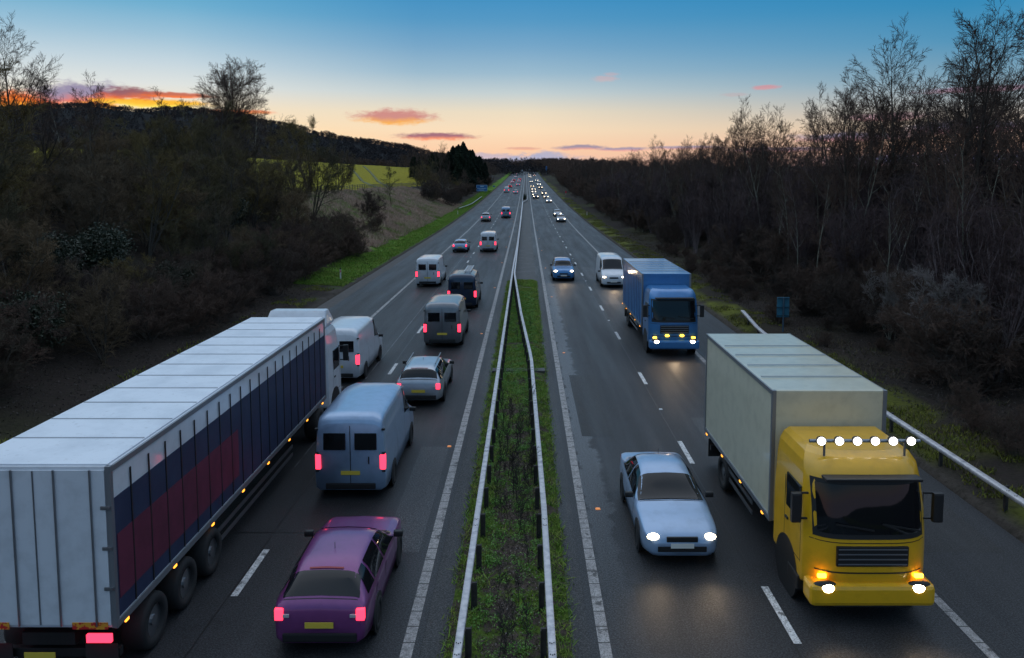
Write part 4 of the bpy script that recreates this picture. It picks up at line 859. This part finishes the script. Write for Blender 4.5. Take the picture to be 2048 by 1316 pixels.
def lorry(label, s, yfront, fwd, cabc, boxc, blen, sidec=None, artic=True, w=2.5, h=3.95, bar=False, name='lorry', roofc=None, beacons=False, lights=True, tail=None):
    """cab at +Y; the nose stands at y = 0 of the thing"""
    y = yfront; x = s+float(CX(y)); t = thing(name, label, 'lorry', (x, y, float(H(y))+.012), (0, 0, 0 if fwd > 0 else pi), 'traffic on the motorway')
    hl = M_head if fwd < 0 and lights else MATS.get('headlight_off') or mat('headlight_off', (.5, .5, .52), .15); ch = 3.1 if not artic else 3.3; cl = 2.1
    zs_ = [.62, .7, 1.0, 1.4, 1.72, 2.1, 2.5, 2.78, ch-.1, ch+.06, ch+.14]
    yfz = pchip([.6, .7, 1.1, 1.72, 2.75, ch, ch+.14], [-.06, .02, .03, .0, -.2, -.34, -.62]); hwz = pchip([.6, .7, 1.7, 2.75, ch, ch+.14], [w/2-.05, w/2-.03, w/2-.03, w/2-.08, w/2-.14, w/2-.3])
    def cp(x, z): return Vector((x, float(yfz(z))-.4*abs(x/float(hwz(z)))**4.5, z))
    V_ = []; 
    for z in zs_:
        hw_ = float(hwz(z)); V_ += [(-hw_, -cl, z)]+[tuple(cp(hw_*(-cos(pi*q/18)), z)) for q in range(19)]+[(hw_, -cl, z)]
    Q_ = [(a_*21+b_, a_*21+(b_+1) % 21, (a_+1)*21+(b_+1) % 21, (a_+1)*21+b_) for a_ in range(len(zs_)-1) for b_ in range(21)]+[tuple(range(21)), tuple(range(len(V_)-21, len(V_)))]
    me = bpy.data.meshes.new('cab'); me.from_pydata(V_, [], Q_); b_ = bmesh.new(); b_.from_mesh(me); bmesh.ops.recalc_face_normals(b_, faces=b_.faces); b_.to_mesh(me); b_.free()
    for p_ in me.polygons: p_.use_smooth = abs(p_.normal.z) < .9 and abs(p_.normal.y) > .02
    link('cab', me, cabc, t)
    def fp(nm, x0, x1, z0, z1, m_, off=.012, th=.02):
        V_ = []; n_ = 14
        for a_ in range(n_+1):
            for z in (z0, (z0+z1)/2, z1): p_ = cp(x0+(x1-x0)*a_/n_, z); nv_ = (cp(p_.x+.02, z)-cp(p_.x-.02, z)).cross(cp(p_.x, z+.02)-cp(p_.x, z-.02)).normalized(); nv_ = nv_ if nv_.y > 0 else -nv_; V_.append(tuple(p_+nv_*off))
        me = bpy.data.meshes.new(nm); me.from_pydata(V_, [], [(3*a_+b_, 3*a_+b_+1, 3*a_+b_+4, 3*a_+b_+3) for a_ in range(n_) for b_ in (0, 1)]); me.polygons.foreach_set('use_smooth', [True]*len(me.polygons)); return link(nm, me, m_, t)
    fp('screen_surround', -w/2+.17, w/2-.17, 1.68, 2.78, M_black, .008)
    fp('windscreen', -w/2+.24, w/2-.24, 1.78, 2.7, M_glass, .016)
    fp('panel_seam', -w/2+.12, w/2-.12, 1.6, 1.615, M_black, .006)
    fp('lower_panel', -w/2+.2, w/2-.2, 1.0, 1.03, M_black, .006)
    link('sun_visor', MB().box((0, -.13, 2.86), (w-.62, .26, .06), .025).mesh('sv'), M_black, t)
    link('grille', MB().box((0, .02, 1.35), (1.4, .06, .4), .02).mesh('g'), M_black, t)
    for q in range(4): link('grille_bar', MB().box((0, .05, 1.2+.1*q), (1.34, .02, .025), .006).mesh('gb'), M_chrome, t)
    link('bumper', MB().box((0, -.1, .6), (w-.06, .5, .44), .16, seg=4).mesh('b'), cabc if not artic else M_black, t)
    link('number_plate', MB().box((0, .125, .56), (.52, .012, .11)).mesh('n'), M_plw, t)
    for sd_ in (-1, 1):
        o = link('headlight', MB().ell((sd_*(w/2-.37), .1, .74), (.15, .07, .09)).mesh('h', True), hl, t)
        link('side_window', MB().box((sd_*(w/2-.058), -.98, 2.15), (.06, .8, .72), .025).mesh('sw'), M_glass, t)
        link('door_mirror', MB().box((sd_*(w/2+.15), -.3, 2.2), (.2, .12, .6), .04).box((sd_*(w/2+.02), -.36, 2.47), (.26, .035, .035)).box((sd_*(w/2+.02), -.36, 1.95), (.26, .035, .035)).mesh('m'), M_black, t)
        link('step', MB().box((sd_*(w/2-.12), -.8, .52), (.25, .6, .3), .04).mesh('st'), M_black, t)
        link('indicator_lamp', MB().box((sd_*(w/2-.3), -.035, .93), (.16, .06, .07), .01).mesh('i'), M_amber if fwd < 0 and lights else mat('amber_off', (.4, .18, .02), .3), t)
    for sd_ in (-1, 1):
        link('door_seam', MB().box((sd_*(w/2-.033), -.5, 1.7), (.008, .02, 1.45)).box((sd_*(w/2-.033), -1.44, 1.7), (.008, .02, 1.45)).box((sd_*(w/2-.033), -.97, 1.0), (.008, .94, .02)).mesh('ds'), M_black, t)
        link('door_handle', MB().box((sd_*(w/2-.015), -1.28, 1.55), (.03, .16, .05), .01).mesh('dh'), M_black, t)
        link('wheel_arch', MB().cyl((sd_*(w/2-.045), -1.25, .52), .64, .05, 'X', 28).mesh('wa'), M_black, t)
        link('lamp_housing', MB().ell((sd_*(w/2-.33), .05, .74), (.27, .09, .14)).mesh('lh', True), M_black, t)
        link('wiper', MB().box((sd_*.45-.1, .02, 1.93), (.75, .025, .03), rot=('Y', R(-10))).mesh('wp'), M_black, t)
    link('fog_lamp_panel', MB().box((0, .1, .42), (1.5, .05, .1), .02).mesh('fl'), M_black, t)
    if bar:
        link('lamp_bar', MB().cyl((0, -.5, ch+.38), .035, w-.3, 'X', 10).cyl((.8, -.5, ch+.22), .025, .3, 'Z', 8).cyl((-.8, -.5, ch+.22), .025, .3, 'Z', 8).mesh('lb'), M_chrome, t)
        for q in range(6): link('lamp_shell', MB().cyl((-w/2+.36+q*(w-.72)/5, -.49, ch+.4), .1, .12, 'Y', 16, r2=.06).mesh('ls'), M_black, t); link('roof_lamp', MB().cyl((-w/2+.36+q*(w-.72)/5, -.42, ch+.4), .078, .03, 'Y', 16).mesh('rl'), M_marker, t)
    if beacons:
        for sd_ in (-1, 1): link('beacon', MB().ell((sd_*.36, .08, 1.05), (.1, .05, .05)).mesh('be', True), M_amber, t)
    gap = .55 if artic else .18; b0 = -cl-gap; bz0 = 1.15 if artic else 1.0; bh = h-bz0
    if artic: link('air_deflector', MB().box((0, -1.25, ch+.42), (w-.3, 1.3, .55), .1, (.9, .35)).mesh('ad'), cabc, t)
    link('chassis', MB().box((0, -(blen-b0)/2-.1, .86), (.9, blen-b0-.5, .22)).box((0, b0-blen+.3, .55), (w-.2, .12, .16), .02).mesh('ch'), M_black, t)
    yc = b0-blen/2
    link('load_box', MB().box((0, yc, bz0+bh/2), (w, blen, bh), .035).mesh('lb'), boxc, t)
    if roofc: link('roof_panel', MB().box((0, yc, h+.012), (w-.08, blen-.08, .03), .01).mesh('rp'), roofc, t)
    if sidec:
        for sd_ in (-1, 1): link('side_panel', MB().box((sd_*(w/2+.006), yc, bz0+bh*.42), (.012, blen-.16, bh*.74)).mesh('sp'), sidec, t)
    # frame of the box: corner posts, roof bows, side raves, straps
    m = MB()
    for sd_ in (-1, 1):
        m.box((sd_*(w/2+.004), yc, h-.06), (.05, blen+.02, .1), .01).box((sd_*(w/2+.004), yc, bz0+.05), (.05, blen+.02, .12), .01)
        for e in (b0-.03, b0-blen+.03): m.box((sd_*(w/2-.02), e, bz0+bh/2), (.09, .09, bh), .01)
    link('box_frame', m.mesh('bf'), mat('frame_grey', (.22, .23, .25), .4, .5), t)
    n_ = int(blen/.62)
    if sidec:
        sm_ = cached(('strap', h, bz0), lambda: MB().box((0, 0, bz0+bh*.48), (.014, .035, bh*.86)).mesh('cs'), M_black)
        for q in range(1, n_):
            for sd_ in (-1, 1): link('curtain_strap', sm_, None, t).location = (sd_*(w/2+.018), b0-blen*q/n_, 0)
    if artic:
        for sd_ in (-1, 1): link('maroon_panel', MB().box((sd_*(w/2+.014), b0-blen+blen*.21, bz0+bh*.36), (.012, blen*.4, bh*.4)).mesh('mp'), P_maroon, t)
    m = MB()
    for q in range(1, int(blen/1.1)): m.box((0, b0-q*1.1, h+.03), (w-.12, .03, .02))
    link('roof_seams', m.mesh('rs'), mat('seam_grey', (.35, .37, .4), .5), t)
    rd = link('rear_doors', MB().box((0, b0-blen-.012, bz0+bh/2), (w-.14, .03, bh-.12), .006).mesh('rd'), boxc, t)
    link('door_bars', MB().box((0, b0-blen-.03, bz0+bh/2), (.02, .02, bh-.14)).cyl((.35, b0-blen-.045, bz0+bh/2), .016, bh-.1, 'Z', 8).cyl((-.35, b0-blen-.045, bz0+bh/2), .016, bh-.1, 'Z', 8).cyl((.95, b0-blen-.045, bz0+bh/2), .016, bh-.1, 'Z', 8).cyl((-.95, b0-blen-.045, bz0+bh/2), .016, bh-.1, 'Z', 8).mesh('db'), M_chrome, rd)
    for sd_ in (-1, 1):
        link('tail_light', MB().box((sd_*(w/2-.28), b0-blen-.02, .98), (.42, .06, .14), .01).mesh('tl'), M_tail if fwd > 0 else mat('tail_light_off', (.25, .01, .015), .25), t)
        link('side_guard', MB().box((sd_*(w/2-.06), yc+.3, .75), (.03, blen*.42, .1), .01).box((sd_*(w/2-.06), yc+.3, .5), (.03, blen*.42, .1), .01).mesh('sg'), M_chrome, t)
    mk_ = cached(('sidemark',), lambda: MB().box((0, 0, 0), (.03, .11, .05), .01).mesh('sm'), mat('side_marker_lit', (.8, .35, .05), .3, emit=((1, .35, .03), 3)))
    for q in range(int(blen/1.8)+1):
        for sd_ in (-1, 1): link('side_marker_lamp', mk_, None, t).location = (sd_*(w/2+.02), b0-.5-q*1.8, bz0-.03)
    for q in (-1, 1):
        for z_ in (.25, .5, .75): link('door_hinge', MB().box((q*(w/2-.07), b0-blen-.03, bz0+bh*z_), (.16, .03, .06), .01).mesh('dh'), M_chrome, rd)
        link('mudflap', MB().box((q*(w/2-.35), b0-blen+.15, .5), (.55, .015, .55)).mesh('mf'), M_rubber, t)
        link('rear_marker_board', MB().box((q*(w/2-.42), b0-blen-.03, 1.2), (.6, .012, .12)).mesh('rm'), mat('marker_board', (.7, .3, .03), .5, noise=[(9, (.5, .02, .02), .49, .51)]), t)
    link('number_plate', MB().box((0, b0-blen-.1, .72), (.52, .012, .11)).mesh('n'), M_ply, t)
    ax = [-1.25]+([-cl-1.3, b0-blen+1.3, b0-blen+2.6, b0-blen+3.9] if artic else [b0-blen+2.1])
    for k, yy in enumerate(ax):
        for sd_ in (-1, 1): wheel(t, sd_*(w/2-.2), yy, .5, .3 if k == 0 else .42)
        if k: link('mudguard', MB().box((0, yy, 1.06), (w-.1, 1.1, .03), .01).mesh('mg'), M_black, t)
    return t
P_white = paint('white', (.62, .65, .7), .0); P_silver = paint('silver', (.42, .45, .5), .6); P_grey = paint('grey', (.2, .21, .23), .5); P_dark = paint('dark_blue', (.02, .035, .07)); P_blue = paint('mid_blue', (.05, .2, .46)); P_lblue = paint('pale_blue', (.3, .42, .6), .35)
P_red = paint('red', (.42, .015, .03)); P_black = paint('black', (.015, .015, .018)); P_purple = paint('purple', (.2, .05, .19), .4); P_yellow = paint('yellow', (.75, .4, .01), .0); P_cream = paint('cream', (.6, .56, .42), 0); P_maroon = mat('curtain_maroon', (.12, .018, .045), .6, noise=[(2, (.08, .012, .03), .4, .7)])
P_navy = mat('curtain_navy', (.012, .022, .06), .6, noise=[(2, (.02, .035, .08), .4, .7)]); P_lroof = mat('roof_white', (.72, .76, .82), .45, noise=[(1.2, (.6, .64, .7), .45, .7), (9, (.5, .52, .56), .6, .8)])
P_bcurt = mat('curtain_blue', (.03, .16, .38), .5, noise=[(2, (.02, .1, .28), .4, .7)])
# --- left carriageway, driving away
lorry('white-roofed articulated lorry with dark blue and maroon sides in the left lane', -8.15, 28.2, 1, P_white, P_white, 13.4, P_navy, roofc=P_lroof)
car('van', P_white, 'panel_van', 'large white van in the left lane just ahead of the articulated lorry', 'van', -8.0, 34.2)
car('van', P_lblue, 'panel_van', 'pale blue van in the inner lane between the purple and silver cars', 'van', -4.75, 22.6)
car('estate', P_silver, 'estate_car', 'silver estate car with roof rails in the inner lane, heading away', 'car', -4.1, 30.6)
car('hatch', P_purple, 'hatchback', 'purple hatchback with red tail lights nearest the bridge, heading away', 'car', -3.75, 15.2)
car('van', P_grey, 'panel_van', 'pale grey panel van ahead of the silver estate car, heading away', 'van', -4.3, 41)
car('van', P_dark, 'panel_van', 'dark blue panel van with ladders on its roof, heading away', 'van', -4.25, 52.5)
car('van', P_white, 'panel_van', 'smaller white van in the left lane, beside the dark blue van', 'van', -7.9, 63)
car('van', P_white, 'panel_van', 'white-topped dark-ended van in the inner lane, third vehicle past the silver estate', 'van', -4.5, 92)
car('hatch', P_lblue, 'hatchback', 'pale blue hatchback in the left lane ahead of the white van', 'car', -7.8, 91)
car('suv', P_silver, 'off_roader', 'beige silver tall car in the left lane, near the far white marker post', 'car', -8.0, 152)
car('van', P_lblue, 'panel_van', 'pale blue van in the inner lane beside the beige tall car', 'van', -4.3, 164)
# ladders on the dark van
t = thing('ladder', 'aluminium ladder lying on the roof of the dark blue van', 'ladder', (-4.25, 52.3, 2.42)); m_l = mat('aluminium', (.6, .62, .64), .35, .8)
for q in (-.2, .2): link('stile', MB().box((q+.3, 0, .05), (.05, 3.6, .06)).mesh('st'), m_l, t)

for q in range(11): link('rung', MB().cyl((.3, -1.6+.32*q, .05), .016, .4, 'X', 8).mesh('rg'), m_l, t)
NM = {'hatch': 'hatchback', 'saloon': 'saloon_car', 'estate': 'estate_car', 'suv': 'off_roader', 'van': 'panel_van'}; WD = {'hatch': 'hatchback', 'saloon': 'saloon car', 'estate': 'estate car', 'suv': 'tall car', 'van': 'van'}
def far(lst, s, fwd, zl, lane):
    prev = 0
    for i, (px, py, kind, pm_, cname) in enumerate(lst):
        y = solveY(s, zl, py, 120, 1150); y = max(y, prev+7); prev = y; ss_ = s+rnd.uniform(-.15, .15)
        car(kind, pm_, NM[kind], f'{cname} {WD[kind]}, {["first","second","third","fourth","fifth","sixth","seventh","eighth","ninth","tenth","eleventh","twelfth"][i]} far vehicle of the {lane}', 'van' if kind == 'van' else 'car', ss_, y+(2.2 if fwd > 0 else 2.2), fwd, full=False)
far([(1019, 381, 'van', P_white, 'white'), (1024, 372, 'hatch', P_red, 'red'), (1026, 363.5, 'saloon', P_silver, 'silver'), (1029, 360, 'hatch', P_red, 'red'), (1033, 353, 'saloon', P_white, 'white'), (1036, 348, 'suv', P_white, 'white'), (1037, 343.5, 'hatch', P_silver, 'silver'), (1036, 340, 'hatch', P_white, 'white')], -7.9, 1, .85, 'left-hand outer lane')
far([(1033, 383, 'estate', P_white, 'white'), (1037, 369, 'hatch', P_silver, 'silver'), (1040, 362, 'suv', P_white, 'white'), (1040, 358, 'hatch', P_red, 'red'), (1043.6, 343, 'van', P_white, 'white'), (1045, 339, 'saloon', P_silver, 'silver')], -4.2, 1, .85, 'lane left of the central barriers')
far([(1071, 394, 'suv', P_dark, 'dark blue'), (1068, 389, 'hatch', P_silver, 'silver'), (1068, 383, 'saloon', P_black, 'black'), (1066, 378, 'estate', P_grey, 'grey'), (1062, 372, 'hatch', P_dark, 'dark blue'), (1061, 363, 'hatch', P_silver, 'silver'), (1059, 353, 'saloon', P_white, 'white'), (1059, 350, 'hatch', P_grey, 'grey'), (1058.7, 346, 'hatch', P_silver, 'silver'), (1058, 342, 'hatch', P_dark, 'dark blue'), (1056, 339, 'saloon', P_silver, 'silver')], 3.2, -1, .7, 'lane right of the central barriers')
far([(1108, 427, 'hatch', P_silver, 'silver'), (1096, 401, 'saloon', P_silver, 'silver'), (1089, 393, 'hatch', P_grey, 'grey'), (1088, 387, 'suv', P_dark, 'dark blue'), (1079, 374.5, 'saloon', P_black, 'black'), (1075, 369, 'van', P_white, 'white'), (1070, 361, 'suv', P_silver, 'silver'), (1067, 350.5, 'hatch', P_red, 'red'), (1066, 347, 'saloon', P_white, 'white'), (1064, 342.5, 'hatch', P_grey, 'grey'), (1059, 339.5, 'hatch', P_silver, 'silver')], 6.9, -1, .7, 'right-hand outer lane')
# --- right carriageway, coming nearer
car('hatch', P_silver, 'hatchback', 'silver hatchback with headlights just behind the first far car on the right', 'car', 6.9, 150, -1)
car('suv', P_blue, 'off_roader', 'blue tall car with bright headlights in the inner lane of the right carriageway', 'car', 3.2, 66, -1)
car('van', P_white, 'panel_van', 'white-roofed van with lit headlights behind the blue lorry', 'van', 7.0, 62.5, -1)
car('saloon', P_lblue, 'saloon_car', 'pale blue car with orange-white headlights, nearest on the right carriageway', 'car', 3.5, 18.6, -1)
lorry('blue lorry with amber lamps in the outer lane of the right carriageway', 7.25, 36.5, -1, P_blue, P_blue, 7.5, P_bcurt, artic=False, beacons=True, h=3.8)
lorry('yellow-cabbed lorry with a row of white roof lamps beside the right crash barrier', 6.75, 14.2, -1, P_yellow, P_cream, 6.2, None, artic=False, bar=True, h=4.0)
for nm, x, y, z, pw, sz in (('headlamp_beam', 2.9, 16.2, .66, 26, .1), ('headlamp_beam', 4.1, 16.2, .66, 26, .1), ('headlamp_beam', 5.9, 14, .74, 34, .12), ('headlamp_beam', 7.6, 14, .74, 34, .12), ('headlamp_beam', 3.2, 63.5, .86, 60, .1), ('headlamp_beam', 7.2, 36.3, .74, 60, .12), ('headlamp_beam', 7, 59.6, .86, 60, .1)):
    l_ = bpy.data.lights.new(nm, 'SPOT'); l_.energy = pw; l_.spot_size = R(120); l_.spot_blend = 1; l_.color = (1, .72, .45); l_.shadow_soft_size = sz
    o = bpy.data.objects.new(nm, l_); C.objects.link(o); o.location = (x, y-.15, z); o.rotation_euler = Vector((0, .99, .1)).to_track_quat('Z', 'Y').to_euler()
